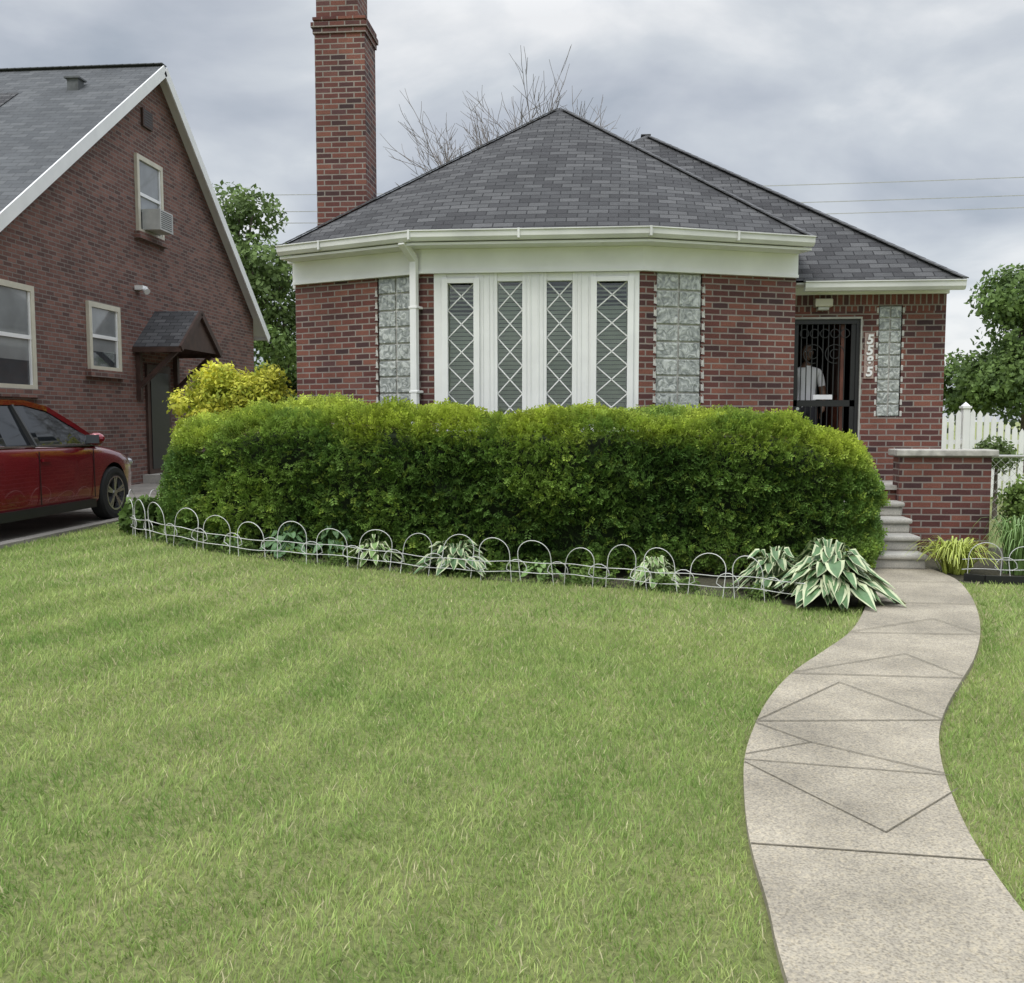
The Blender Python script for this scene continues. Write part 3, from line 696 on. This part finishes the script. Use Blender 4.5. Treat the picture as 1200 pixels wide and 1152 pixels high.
ra=[(X+ov_,12.05,rz(12.05)),(X+ov_,YP,rz(YP)),(X+ov_,24.1,rz(24.1))]
rb=[(-19.3,p[1],p[2]) for p in ra]
b.poly([rb[0],ra[0],ra[1],rb[1]],M['shingleL']);b.poly([rb[1],ra[1],ra[2],rb[2]],M['shingleL'])
b.poly([(p[0],p[1],p[2]-.06) for p in(rb[0],ra[0],ra[1],rb[1])],M['white']);b.poly([(p[0],p[1],p[2]-.06) for p in(rb[1],ra[1],ra[2],rb[2])],M['white'])
caps((X+ov_,YP,rz(YP)-.01),(-19,YP,rz(YP)-.01),.2,m='capL')
b.box(-9.98,-9.76,YP-1.1,YP-.9,rz(YP-1.1)-.05,rz(YP-1.1)+.22,M['capL']); b.box(-10.02,-9.72,YP-1.14,YP-.86,rz(YP-1.1)+.221,rz(YP-1.1)+.25,M['capL'])
P=lambda x,y,h: (x,y,rz(y)+h)
for pts in([P(-11.9,16.6,.02),P(-10.9,16.6,.02),P(-10.9,17.3,.02),P(-11.9,17.3,.02)],): b.poly(pts,M['shingle'])
b.obj('roof',HL)
b=B()
for p,q in((ra[0],ra[1]),(ra[1],ra[2])):
    P_=Vector(p)+Vector((.012,0,-.11));Q_=Vector(q)+Vector((.012,0,-.11)); b.bar(P_,Q_,.03,M['white'],h=.2)
b.bar((X+ov_,24.12,rz(24.1)-.08),(-19,24.12,rz(24.1)-.08),.08,M['white'])
b.bar((X+ov_,12.03,rz(12.05)-.08),(-19,12.03,rz(12.05)-.08),.08,M['white'])
b.obj('rake_boards',HL)
M['winup']=gloss('shaded_pane',(.22,.23,.23),.08,.5)
M['ac']=plain('ac_metal',(.45,.45,.43),.5)
b=B()
def win(y0,y1,z0,z1,fr_=.09):
    t=(0,1,0);n=(1,0,0);o=(X,0,0); m=M['cream']
    b.obox(o,t,n,y0,y0+fr_,.0,.06,z0,z1,m);b.obox(o,t,n,y1-fr_,y1,.0,.06,z0,z1,m)
    b.obox(o,t,n,y0+fr_,y1-fr_,.0,.06,z1-fr_,z1,m);b.obox(o,t,n,y0+fr_,y1-fr_,.0,.06,z0,z0+fr_*.7,m)
    zm=(z0+z1)/2
    b.obox(o,t,n,y0+fr_,y1-fr_,.0,.045,zm-.03,zm+.03,M['white'])
    for a in(y0+fr_,y1-fr_-.035): b.obox(o,t,n,a,a+.035,.0,.04,z0+fr_*.7,zm-.03,M['white']); b.obox(o,t,n,a,a+.035,.0,.043,zm+.03,z1-fr_,M['white'])
    zs=z0+(zm-z0)*.55
    b.obox(o,t,n,y0+fr_+.035,y1-fr_-.035,.002,.012,z0+fr_*.7,zs,M['darkglass'])
    b.obox(o,t,n,y0+fr_+.035,y1-fr_-.035,.002,.011,zs,zm-.03,M['winup'])
    b.obox(o,t,n,y0+fr_+.035,y1-fr_-.035,.002,.022,zm+.03,z1-fr_,M['winup'])
    b.obox(o,t,n,y0-.08,y1+.08,0,.11,z0-.13,z0-.003,M['brickL'])
win(12.75,14.06,2.05,3.64);win(15.64,16.72,2.45,3.62);win(17.53,18.6,5.16,6.62)
b.box(X+.02,X+.38,17.75,18.3,5.23,5.62,M['ac'])
for k in range(9): b.box(X+.38,X+.385,17.8,18.25,5.27+k*.038,5.282+k*.038,M['black'])
b.box(X,X+.05,17.85,18.25,7.22,7.56,M['wood'])
for k in range(6): b.box(X+.05,X+.055,17.88,18.22,7.26+k*.05,7.285+k*.05,M['black'])
b.box(X,X+.16,17.4,17.6,4.04,4.12,M['white'])
b.cyl((X+.13,17.5,4.08),(X+.24,17.42,4.0),.045,.06,M['white'])
b.obj('windows_and_fittings',HL)
b=B()
yc=18.2
b.box(X,X+.05,yc-.5,yc+.5,.5,2.65,M['wood']); b.box(X+.05,X+.065,yc-.38,yc+.38,.6,2.5,M['black'])
xo=X+.95
for s in(-1,1):
    a=[(X,yc,3.72),(xo,yc,3.72),(xo,yc+s*.95,2.95),(X,yc+s*.95,2.95)]
    b.poly(a,M['shingle']); b.poly([(p[0],p[1],p[2]-.07) for p in a],M['wood'])
    b.bar((xo,yc,3.68),(xo,yc+s*.95,2.91),.05,M['wood'],h=.12)
    b.bar((X,yc+s*.93,2.9),(xo,yc+s*.93,2.9),.06,M['wood'],h=.1)
    b.bar((X+.05,yc+s*.8,2.2),(xo-.15,yc+s*.8,2.88),.08,M['wood'])
    b.box(X,X+.09,yc+s*.8-.05,yc+s*.8+.05,1.95,2.9,M['wood'])
b.poly([(xo-.03,yc,3.6),(xo-.03,yc-.85,2.92),(xo-.03,yc+.85,2.92)],M['wood'])
b.obj('side_entry_hood',HL)
b=B(); b.box(X,X+.8,yc-.7,yc+.7,.3,.5,M['step']); b.obj('side_stoop',HL)
b=B(); b.box(X,X+.14,19.2,19.45,1.0,1.35,M['ac']); b.cyl((X+.07,19.33,.4),(X+.07,19.33,1.0),.03,.03,M['ac']); b.obj('utility_meter',HL)

# ------------------------------------------------------------ car
CAR=empty('parked_car')
Y0=7.62;XC=-6.93; gz=.335
st=[0.0,.08,.35,.9,1.4,2.2,3.0,3.35,3.8,4.2,4.45,4.57]
zb=[.45,.30,.24,.2,.18,.18,.18,.18,.2,.22,.25,.36]
be=[.78,.90,.97,.98,.97,.95,.93,.91,.86,.79,.70,.58]
tp=[.84,1.0,1.06,1.07,1.06,1.04,1.02,1.01,.95,.87,.76,.62]
hw=[.64,.77,.85,.89,.91,.91,.91,.905,.885,.83,.72,.55]
V=[];F=[]
for s,zb_,be_,tp_,w in zip(st,zb,be,tp,hw):
    half=[(w*.90,zb_),(w*.985,zb_+.08),(w*.99,(zb_+be_)/2-.02),(w,be_-.14),(w*.975,be_-.03),(w*.88,be_+(tp_-be_)*.45),(w*.55,tp_-.01),(0,tp_)]
    pts=half+[(-t,z) for t,z in half[-2::-1]]
    for t,z in pts: V.append((XC+t,Y0+s,gz+z))
n=15
for i in range(len(st)-1):
    for k in range(n-1): F.append((i*n+k,i*n+k+1,(i+1)*n+k+1,(i+1)*n+k))
    F.append((i*n+n-1,i*n,(i+1)*n,(i+1)*n+n-1))
F.append(tuple(range(n))[::-1]);F.append(tuple((len(st)-1)*n+k for k in range(n)))
me=bpy.data.meshes.new('body'); me.from_pydata(V,[],F); me.materials.append(M['carpaint']);me.materials.append(M['black'])
body=bpy.data.objects.new('body',me); COL.objects.link(body)
ss=body.modifiers.new('s','SUBSURF');ss.levels=2;ss.render_levels=2
cut=[]
for s in(.98,3.66):
  for sd in(-1,1):
    b=B(); b.cyl((XC+sd*.62,Y0+s,gz+.33),(XC+sd*1.1,Y0+s,gz+.33),.385,.385,M['black'],40)
    b.mats=[M['carpaint'],M['black']]; b.m=[1]*len(b.m)
    c=b.obj('cut'); w=c.modifiers.new('w','WELD'); cut.append(c)
    bm=body.modifiers.new('b','BOOLEAN'); bm.object=c; bm.operation='DIFFERENCE'; bm.solver='EXACT'
dg=bpy.context.evaluated_depsgraph_get(); nm=bpy.data.meshes.new_from_object(body.evaluated_get(dg))
body.modifiers.clear(); body.data=nm; body.parent=CAR
for p in nm.polygons: p.use_smooth=True
try: nm.set_sharp_from_angle(angle=math.radians(40))
except Exception: pass
for c in cut: bpy.data.objects.remove(c)
def cp(s,t,z): return (XC+t,Y0+s,gz+z)
b=B()
prof=[(3.42,.97,.80),(3.05,1.17,.72),(2.62,1.37,.635),(2.2,1.435,.62),(1.6,1.43,.61),(1.15,1.32,.63),(.62,1.04,.72)]
zbelt=.93
for i in range(len(prof)-1):
    (s0,z0,w0),(s1,z1,w1)=prof[i],prof[i+1]
    m=M['carglass'] if i<2 or i>=4 else M['carpaint']
    b.poly([cp(s0,-w0,z0),cp(s0,w0,z0),cp(s1,w1,z1),cp(s1,-w1,z1)],m)
    for sd in(-1,1):
        wb=.855
        b.poly([cp(s0,sd*wb,zbelt),cp(s0,sd*w0,z0),cp(s1,sd*w1,z1),cp(s1,sd*wb,zbelt)],M['carglass'])
b.obj('glasshouse',CAR)
b=B()
rs=[(2.66,1.375,.64),(2.5,1.41,.64),(2.2,1.45,.635),(1.6,1.445,.625),(1.3,1.38,.635),(1.12,1.32,.645)]
for i in range(len(rs)-1):
    (s0,z0,w0),(s1,z1,w1)=rs[i],rs[i+1]
    for k in range(6):
        a=-1+k/3;c=-1+(k+1)/3; f_=lambda a:.02*(1-a*a)
        b.poly([cp(s0,a*w0,z0+f_(a)),cp(s0,c*w0,z0+f_(c)),cp(s1,c*w1,z1+f_(c)),cp(s1,a*w1,z1+f_(a))],M['carpaint'])
b.obj('roof_panel',CAR,smooth=True)
b=B()
for sd in(-1,1):
    for i in range(len(prof)-1):
        (s0,z0,w0),(s1,z1,w1)=prof[i],prof[i+1]
        b.bar(cp(s0,sd*w0,z0),cp(s1,sd*w1,z1),.055,M['carpaint'])
    b.poly([cp(.62,sd*.86,.94),cp(1.05,sd*.862,.94),cp(1.4,sd*.645,1.38),cp(1.1,sd*.65,1.315),cp(.62,sd*.74,1.05)],M['carpaint'])
    b.bar(cp(2.05,sd*.86,.95),cp(2.0,sd*.63,1.40),.05,M['black'])
    b.bar(cp(3.40,sd*.862,.955),cp(.9,sd*.868,.965),.02,M['alloy'])
    for s in(3.15,2.05,1.2): b.bar(cp(s,sd*.912,.32),cp(s,sd*.905,.9),.008,M['black'])
    b.bar(cp(3.15,sd*.90,.25),cp(1.3,sd*.90,.25),.05,M['black'],h=.1)
    for s in(2.25,1.35): b.bar(cp(s,sd*.93,.80),cp(s-.18,sd*.93,.805),.03,M['carpaint'])
b.obj('trim',CAR)
def ell(name,c,r,m,par,seg=16):
    b=B()
    for i in range(seg):
        for j in range(seg//2):
            def q(i,j):
                th=2*math.pi*i/seg;ph=math.pi*j/(seg//2)
                return (c[0]+r[0]*math.sin(ph)*math.cos(th),c[1]+r[1]*math.sin(ph)*math.sin(th),c[2]+r[2]*math.cos(ph))
            pts=[q(i,j),q(i,j+1),q(i+1,j+1),q(i+1,j)]
            if j==0: pts=pts[:3]
            elif j==seg//2-1: pts=[pts[0],pts[1],pts[3]]
            b.poly(pts,m)
    return b.obj(name,par,smooth=True)
for sd in(-1,1):
    ell('mirror',cp(3.05,sd*1.0,1.02),(.11,.07,.075),M['carpaint'],CAR)
    b=B(); b.bar(cp(3.1,sd*.86,.97),cp(3.05,sd*.97,1.0),.05,M['black']); b.box(XC+sd*1.0-.08,XC+sd*1.0+.08,Y0+2.972,Y0+2.976,gz+.97,gz+1.07,M['darkglass']); b.obj('mirror_stalk',CAR)
    ell('headlight',cp(4.26,sd*.68,.69),(.11,.20,.065),M['lamp'],CAR)
    ell('taillight',cp(.12,sd*.64,.85),(.14,.12,.09),M['carpaint'],CAR)
def wheel(s,sd):
    b=B(); c=Vector(cp(s,sd*.80,.33)); k=36
    pr=[(-.1,.21),(-.1,.30),(-.07,.33),(.07,.33),(.10,.315),(.105,.26),(.095,.215),(.02,.205)]
    for i in range(k):
        a=2*math.pi*i/k;d=2*math.pi*(i+1)/k
        for j in range(len(pr)-1):
            P=lambda ang,q: (c.x+sd*q[0],c.y+q[1]*math.cos(ang),c.z+q[1]*math.sin(ang))
            b.poly([P(a,pr[j]),P(d,pr[j]),P(d,pr[j+1]),P(a,pr[j+1])],M['rubber'] if j<6 else M['alloy'])
    b.cyl((c.x-sd*.02,c.y,c.z),(c.x+sd*.0,c.y,c.z),.206,.206,M['black'],30)
    for i in range(5):
        a=2*math.pi*i/5+.3
        for o_ in(-.13,.13):
            b.bar((c.x+sd*.075,c.y+.03*math.cos(a),c.z+.03*math.sin(a)),(c.x+sd*.085,c.y+.208*math.cos(a+o_),c.z+.208*math.sin(a+o_)),.03,M['alloy'],up=(1,0,0),h=.03)
    b.cyl((c.x,c.y,c.z),(c.x+sd*.095,c.y,c.z),.05,.04,M['alloy'],14)
    rr=.207
    for i in range(k):
        a=2*math.pi*i/k;d=2*math.pi*(i+1)/k
        b.bar((c.x+sd*.092,c.y+rr*math.cos(a),c.z+rr*math.sin(a)),(c.x+sd*.092,c.y+rr*math.cos(d),c.z+rr*math.sin(d)),.018,M['alloy'],up=(1,0,0))
    b.obj('wheel',CAR)
for s in(.98,3.66):
    for sd in(-1,1): wheel(s,sd)

# ------------------------------------------------------------ wire border fence
def wirefence(name,path,sp=.405,hw_=.15,ht=.41):
    P=np.array(path); seg=np.r_[0,np.cumsum(np.linalg.norm(np.diff(P,axis=0),axis=1))]
    def at(d): return np.array([np.interp(d,seg,P[:,0]),np.interp(d,seg,P[:,1])])
    cu=bpy.data.curves.new(name,'CURVE'); cu.dimensions='3D'; cu.bevel_depth=.0040; cu.bevel_resolution=1; cu.materials.append(M['wire'])
    def line(pts):
        s=cu.splines.new('POLY'); s.points.add(len(pts)-1)
        for i,p in enumerate(pts): s.points[i].co=(*p,1)
    L=seg[-1]; d=sp/2; random.seed(3)
    while d<L-hw_:
        tl=random.uniform(-.15,.15); t2=random.uniform(-.12,.12); hh=ht+random.uniform(-.07,.03); hw2=hw_*random.uniform(.9,1.08)
        pts=[]
        for t,z in [(-1,0),(-1,.14),(-1,hh-hw_)]+[(math.cos(a)*-1,hh-hw_+hw_*math.sin(a)) for a in np.linspace(.25,math.pi-.25,12)]+[(1,hh-hw_),(1,.14),(1,0)]:
            q=at(min(max(d+t*hw2+t2*z,0),L)); pts.append((q[0],q[1]+tl*z,G(q[0])+z))
        line(pts)
        pts=[]
        for t,z in [(hw_,.10)]+[(sp/2-math.cos(a)*(sp/2-hw_+.05),.13+.10*math.sin(a)) for a in np.linspace(0,math.pi,8)]+[(sp-hw_,.10)]:
            q=at(min(d+t,L)); pts.append((q[0],q[1],G(q[0])+z))
        line(pts); d+=sp
    for z in(.10,.2):
        line([(*at(q),G(at(q)[0])+z+.012*math.sin(q*3)+.006*math.sin(q*11)) for q in np.linspace(0,L,90)])
    o=bpy.data.objects.new(name,cu); COL.objects.link(o)
wirefence('wire_border_fence',fl)
wirefence('wire_border_fence',[(3.62,9.62),(4.2,9.55),(5.0,9.62),(5.8,9.6)])
b=B()
pth=[(3.6,9.5),(3.75,9.38),(4.3,9.33),(5.2,9.33),(6.2,9.35)]
for i in range(4): b.bar((*pth[i],.04),(*pth[i+1],.04),.03,M['black'],h=.08)
b.obj('bed_edging')

# ------------------------------------------------------------ hostas
M['hgreen']=plain('hosta_green',(.10,.19,.075),.5,var=.25,scale=15)
M['hcream']=plain('hosta_cream',(.50,.54,.33),.5,var=.15,scale=15)
M['hlime']=plain('lily_lime',(.38,.44,.08),.5,var=.3,scale=10)
M['hlt']=plain('hosta_light_green',(.17,.28,.08),.5,var=.25,scale=15)
def hosta(name,x,y,r,h,n,green='hgreen',edge='hcream',wid=.3,seed=1):
    random.seed(seed); b=B(); z0=G(x)
    for i in range(n):
        lay=i/n; az=i*2.399+random.uniform(-.4,.4); L=r*random.uniform(.62,1.12)*(1-.55*lay); rise=h*(.4+.75*lay)*random.uniform(.75,1.25)
        tw=random.uniform(-.3,.3); bend=random.uniform(-.25,.25)
        d=Vector((math.cos(az),math.sin(az),0)); sdv=Vector((-math.sin(az),math.cos(az),tw)); w=wid*L*random.uniform(.8,1.2)*(1 if lay<.6 else 1.25)
        rows=[]; K=7
        for k in range(K+1):
            t=k/K; bx=L*(.12+.88*t); bz=rise*math.sin(min(1,t*1.25+.15)*math.pi*.62)-h*.6*max(0,t-.45)**1.4*(1.4-lay)
            ww=w*max(0,math.sin(math.pi*min(1,max(0,(t-.25)/.75))**.8))
            if k==K: ww=0
            if t<.3: ww=max(ww,.006)
            c=Vector((x,y,z0+max(.02,bz)))+d*bx+sdv*(bend*L*t*t*.5); cup=ww*.35
            rows.append([c+sdv*(ww*q)+Vector((0,0,cup*abs(q)+random.uniform(-.007,.007))) for q in(-1,-.64,0,.64,1)])
        for k in range(K):
            for q in range(4):
                b.poly([rows[k][q],rows[k][q+1],rows[k+1][q+1],rows[k+1][q]],M[edge] if q in(0,3) else M[green])
    return b.obj(name,smooth=True)
hosta('hosta_plant',2.02,8.28,.60,.40,190,seed=1,wid=.135)
hosta('hosta_plant',1.60,8.62,.42,.33,90,seed=21,wid=.15)
hosta('hosta_plant',-1.42,9.32,.50,.25,90,seed=2,wid=.12)
hosta('hosta_plant',-2.25,9.32,.34,.24,60,seed=3,wid=.14,green='hlt')
hosta('hosta_plant',.55,9.0,.34,.23,60,seed=4,wid=.14,green='hlt')
hosta('hosta_plant',-.55,9.2,.25,.17,36,seed=5,wid=.15,green='hlt',edge='hlt')
hosta('hosta_plant',-3.15,9.3,.38,.26,60,seed=6,wid=.17,edge='hgreen')
hosta('hosta_plant',-3.75,9.4,.3,.25,40,seed=7,wid=.17,edge='hgreen')
hosta('hosta_plant',-2.7,9.4,.30,.32,44,seed=16,wid=.18,edge='hgreen')
def strappy(name,x,y,L,h,n,m,seed,w=.012):
    random.seed(seed); b=B(); z0=G(x)
    for i in range(n):
        az=random.uniform(0,6.28); d=Vector((math.cos(az),math.sin(az),0)); sv=Vector((-d.y,d.x,0)); l=L*random.uniform(.6,1.1); hh=h*random.uniform(.7,1.2); pr=None; a=random.uniform(.2,1)
        ox_=random.gauss(0,.05);oy_=random.gauss(0,.05)
        for k in range(8):
            t=k/7; c=Vector((x+ox_,y+oy_,z0))+d*(l*t*a+.03)+Vector((0,0,hh*math.sin(t*math.pi*.8)+.01)); ww=w*(1-t*.85)
            cur=(c-sv*ww,c+sv*ww)
            if pr: b.poly([pr[0],pr[1],cur[1],cur[0]],M[m])
            pr=cur
    return b.obj(name)
strappy('daylily_plant',3.68,9.95,.55,.30,200,'hlime',1,.014)
strappy('daylily_plant',4.3,9.95,.45,.5,170,'hlt',2)
strappy('daylily_plant',4.8,9.85,.5,.6,130,'hlt',3)

# ------------------------------------------------------------ white fence, wires
b=B(); Yf=18.
x=5.2
while x<13:
    t=((x-6.75)%2.4)/2.4; top=1.50+.20*math.cos(t*2*math.pi)
    b.box(x,x+.09,Yf,Yf+.02,.15,top,M['white'])
    b.poly([(x,Yf,top),(x+.09,Yf,top),(x+.045,Yf,top+.07)],M['white'])
    x+=.125
for xx in(6.75,9.15,11.55):
    b.box(xx-.06,xx+.06,Yf-.03,Yf+.12,0,1.78,M['white']); b.box(xx-.08,xx+.08,Yf-.05,Yf+.14,1.78,1.82,M['white'])
    b.poly([(xx-.06,Yf-.03,1.821),(xx+.06,Yf-.03,1.821),(xx,Yf+.045,1.90)],M['white']); b.poly([(xx+.06,Yf-.03,1.821),(xx+.06,Yf+.12,1.821),(xx,Yf+.045,1.90)],M['white']); b.poly([(xx-.06,Yf-.03,1.821),(xx-.06,Yf+.12,1.821),(xx,Yf+.045,1.90)],M['white'])
b.box(5.2,13,Yf+.021,Yf+.06,.45,.53,M['white']);b.box(5.2,13,Yf+.021,Yf+.06,1.12,1.20,M['white'])
b.obj('white_picket_fence')
b=B()
b.cyl((4.5,14.2,1.05),(12,14.2,1.05),.02,.02,M['ac'],8)
for x in(4.6,6.6,8.6,10.6): b.cyl((x,14.2,0),(x,14.2,1.1),.025,.025,M['ac'],8)
k=.13
for i in range(58):
    x=4.6+i*k
    for s in(1,-1):
        j=0
        while j<8:
            b.bar((x+(0 if (j%2==0)==(s>0) else k),14.2,.02+j*k),(x+(k if (j%2==0)==(s>0) else 0),14.2,.02+(j+1)*k),.0035,M['ac'])
            j+=1
b.obj('chain_link_fence')
b=B()
for zz,yy in((9.0,32),(9.45,32.3),(9.95,32.)):
    for i in range(24):
        f0,f1=i/24,(i+1)/24; s=lambda f:-.6*math.sin(math.pi*f)
        b.bar((-34+68*f0,yy,zz-.2+s(f0)),(-34+68*f1,yy,zz-.2+s(f1)),.020,M['ac'])
for x in(-34,34): b.cyl((x,32,0),(x,32,11),.15,.11,M['bark'])
b.obj('power_line')

# ------------------------------------------------------------ person inside doorway
PER=empty('person')
jt={'pel':(0,0,.98,.13),'wst':(0,0,1.12,.125),'ch':(0,-.01,1.32,.15),'nk':(0,0,1.49,.06),'hd':(0,-.01,1.56,.055),
 'sL':(-.17,0,1.42,.062),'eL':(-.22,.02,1.14,.045),'wL':(-.20,-.10,.93,.03),'hL':(-.19,-.14,.86,.028),
 'sR':(.17,0,1.42,.062),'eR':(.23,.02,1.14,.045),'wR':(.20,-.12,.95,.03),'hR':(.19,-.16,.88,.028),
 'lL':(-.09,0,.90,.095),'kL':(-.10,-.01,.5,.06),'aL':(-.10,.02,.09,.042),'tL':(-.11,-.13,.035,.035),
 'lR':(.09,0,.90,.095),'kR':(.10,-.01,.5,.06),'aR':(.10,.02,.09,.042),'tR':(.11,-.13,.035,.035)}
ed=[('pel','wst'),('wst','ch'),('ch','nk'),('nk','hd'),('ch','sL'),('sL','eL'),('eL','wL'),('wL','hL'),('ch','sR'),('sR','eR'),('eR','wR'),('wR','hR'),('pel','lL'),('lL','kL'),('kL','aL'),('aL','tL'),('pel','lR'),('lR','kR'),('kR','aR'),('aR','tR')]
ks=list(jt); ox,oy,oz=2.74,12.80,.8
me=bpy.data.meshes.new('body'); me.from_pydata([(ox+jt[k][0],oy+jt[k][1],oz+jt[k][2]) for k in ks],[(ks.index(a),ks.index(c)) for a,c in ed],[])
o=bpy.data.objects.new('body',me); COL.objects.link(o)
sk=o.modifiers.new('skin','SKIN'); sk.use_smooth_shade=True
for i,k in enumerate(ks):
    me.skin_vertices[0].data[i].radius=(jt[k][3],jt[k][3]*(.8 if k in('ch','wst','pel') else 1))
me.skin_vertices[0].data[0].use_root=True
sub=o.modifiers.new('sub','SUBSURF'); sub.levels=2;sub.render_levels=2
dg=bpy.context.evaluated_depsgraph_get(); nm=bpy.data.meshes.new_from_object(o.evaluated_get(dg)); o.modifiers.clear(); o.data=nm; o.parent=PER
nm.materials.clear()
for m in('shirt','skin','trouser','black'): nm.materials.append(M[m])
for p in nm.polygons:
    c=p.center; z=c.z-oz; ax=abs(c.x-ox); p.use_smooth=True
    p.material_index=0
    if z>1.475: p.material_index=1
    elif ax>.15 and z<1.22 and z>.8: p.material_index=1
    elif z<.97: p.material_index=2
    if z<.1: p.material_index=3
for sd in(-1,1):
    b=B(); bx=ox+sd*.19; by=oy-.15
    for i in range(4):
        x0=bx-sd*.02; y0=by-.03+i*.02; L=(.06,.075,.07,.055)[i]
        b.cyl((x0,y0,oz+.86),(x0,y0-.008,oz+.86-L*.6),.009,.008,M['skin'],8); b.cyl((x0,y0-.008,oz+.86-L*.6),(x0-sd*.012,y0-.002,oz+.86-L),.008,.006,M['skin'],8)
    b.cyl((bx,by-.02,oz+.9),(bx-sd*.03,by-.055,oz+.85),.011,.008,M['skin'],8)
    b.obj('fingers',PER,smooth=True)
hc=(ox,oy-.015,oz+1.66)
ell('head',hc,(.075,.095,.115),M['skin'],PER,24); ell('hair',(hc[0],hc[1]+.02,hc[2]+.03),(.08,.095,.10),M['hair'],PER,24)
b=B(); b.cyl((hc[0],hc[1]-.09,hc[2]+.01),(hc[0],hc[1]-.112,hc[2]-.025),.008,.016,M['skin'],8); b.box(hc[0]-.024,hc[0]+.024,hc[1]-.093,hc[1]-.083,hc[2]-.06,hc[2]-.05,M['wood2']); b.obj('nose_and_mouth',PER)
for sd in(-1,1):
    ell('eye',(hc[0]+sd*.03,hc[1]-.083,hc[2]+.01),(.012,.01,.007),M['shirt'],PER,10); ell('pupil',(hc[0]+sd*.03,hc[1]-.091,hc[2]+.01),(.005,.004,.005),M['black'],PER,8)
    ell('ear',(hc[0]+sd*.077,hc[1]+.005,hc[2]),(.012,.02,.03),M['skin'],PER,10)

# ------------------------------------------------------------ world / light / camera
w=bpy.data.worlds.new('World'); S.world=w; w.use_nodes=True; nt=w.node_tree; nt.nodes.clear()
out=nt.nodes.new('ShaderNodeOutputWorld')
sky=nt.nodes.new('ShaderNodeTexSky'); sky.sky_type='NISHITA'; sky.sun_disc=False
SE=math.radians(55)
sky.sun_elevation=SE
b1=nt.nodes.new('ShaderNodeBackground'); b1.inputs[1].default_value=.12; nt.links.new(sky.outputs[0],b1.inputs[0])
tc=nt.nodes.new('ShaderNodeTexCoord'); sp=nt.nodes.new('ShaderNodeSeparateXYZ'); nt.links.new(tc.outputs['Generated'],sp.inputs[0])
ad=N(nt,'ShaderNodeMath',operation='ADD'); ad.inputs[1].default_value=.34
mxz=N(nt,'ShaderNodeMath',operation='MAXIMUM'); mxz.inputs[1].default_value=0; nt.links.new(sp.outputs[2],mxz.inputs[0]); nt.links.new(mxz.outputs[0],ad.inputs[0])
vd=N(nt,'ShaderNodeVectorMath',operation='DIVIDE'); cb=nt.nodes.new('ShaderNodeCombineXYZ')
for i in range(3): nt.links.new(ad.outputs[0],cb.inputs[i])
nt.links.new(tc.outputs['Generated'],vd.inputs[0]); nt.links.new(cb.outputs[0],vd.inputs[1])
mp=nt.nodes.new('ShaderNodeMapping'); mp.inputs['Location'].default_value=(1.7,5.2,0); nt.links.new(vd.outputs[0],mp.inputs[0])
n1=N(nt,'ShaderNodeTexNoise'); n1.inputs['Scale'].default_value=2.1; n1.inputs['Detail'].default_value=7; n1.inputs['Roughness'].default_value=.5; n1.inputs['Distortion'].default_value=.3
nt.links.new(mp.outputs[0],n1.inputs['Vector'])
cr=ramp(nt,[(.32,(.42,.47,.54)),(.44,(.56,.60,.665)),(.54,(.69,.73,.775)),(.66,(.96,.97,.98))],n1.outputs['Fac'])
mr=N(nt,'ShaderNodeMapRange'); mr.inputs[1].default_value=.38; mr.inputs[2].default_value=1; mr.inputs[3].default_value=.95; mr.inputs[4].default_value=3.8
nt.links.new(sp.outputs[2],mr.inputs[0])
b2=nt.nodes.new('ShaderNodeBackground'); nt.links.new(cr.outputs[0],b2.inputs[0]); nt.links.new(mr.outputs[0],b2.inputs[1])
ms=nt.nodes.new('ShaderNodeMixShader'); ms.inputs[0].default_value=.9; nt.links.new(b1.outputs[0],ms.inputs[1]); nt.links.new(b2.outputs[0],ms.inputs[2]); nt.links.new(ms.outputs[0],out.inputs[0])
sd=bpy.data.lights.new('sun','SUN'); sd.energy=1.5; sd.angle=math.radians(25); sd.color=(1,.96,.9)
so=bpy.data.objects.new('sun',sd); COL.objects.link(so)
dv=Vector((-.42*math.cos(SE),-.9*math.cos(SE),math.sin(SE)))
so.rotation_euler=dv.to_track_quat('Z','Y').to_euler()
sky.sun_rotation=math.atan2(dv.x,dv.y)

cam=bpy.data.cameras.new('camera'); co=bpy.data.objects.new('camera',cam); COL.objects.link(co); S.camera=co
cam.lens=33; cam.sensor_width=36; cam.sensor_fit='HORIZONTAL'; cam.clip_end=2000; cam.clip_start=.05
th=math.atan(86/1100);ps=math.atan(100/1100)
co.location=(0,0,1.6); co.rotation_euler=(math.pi/2-th,0,ps)
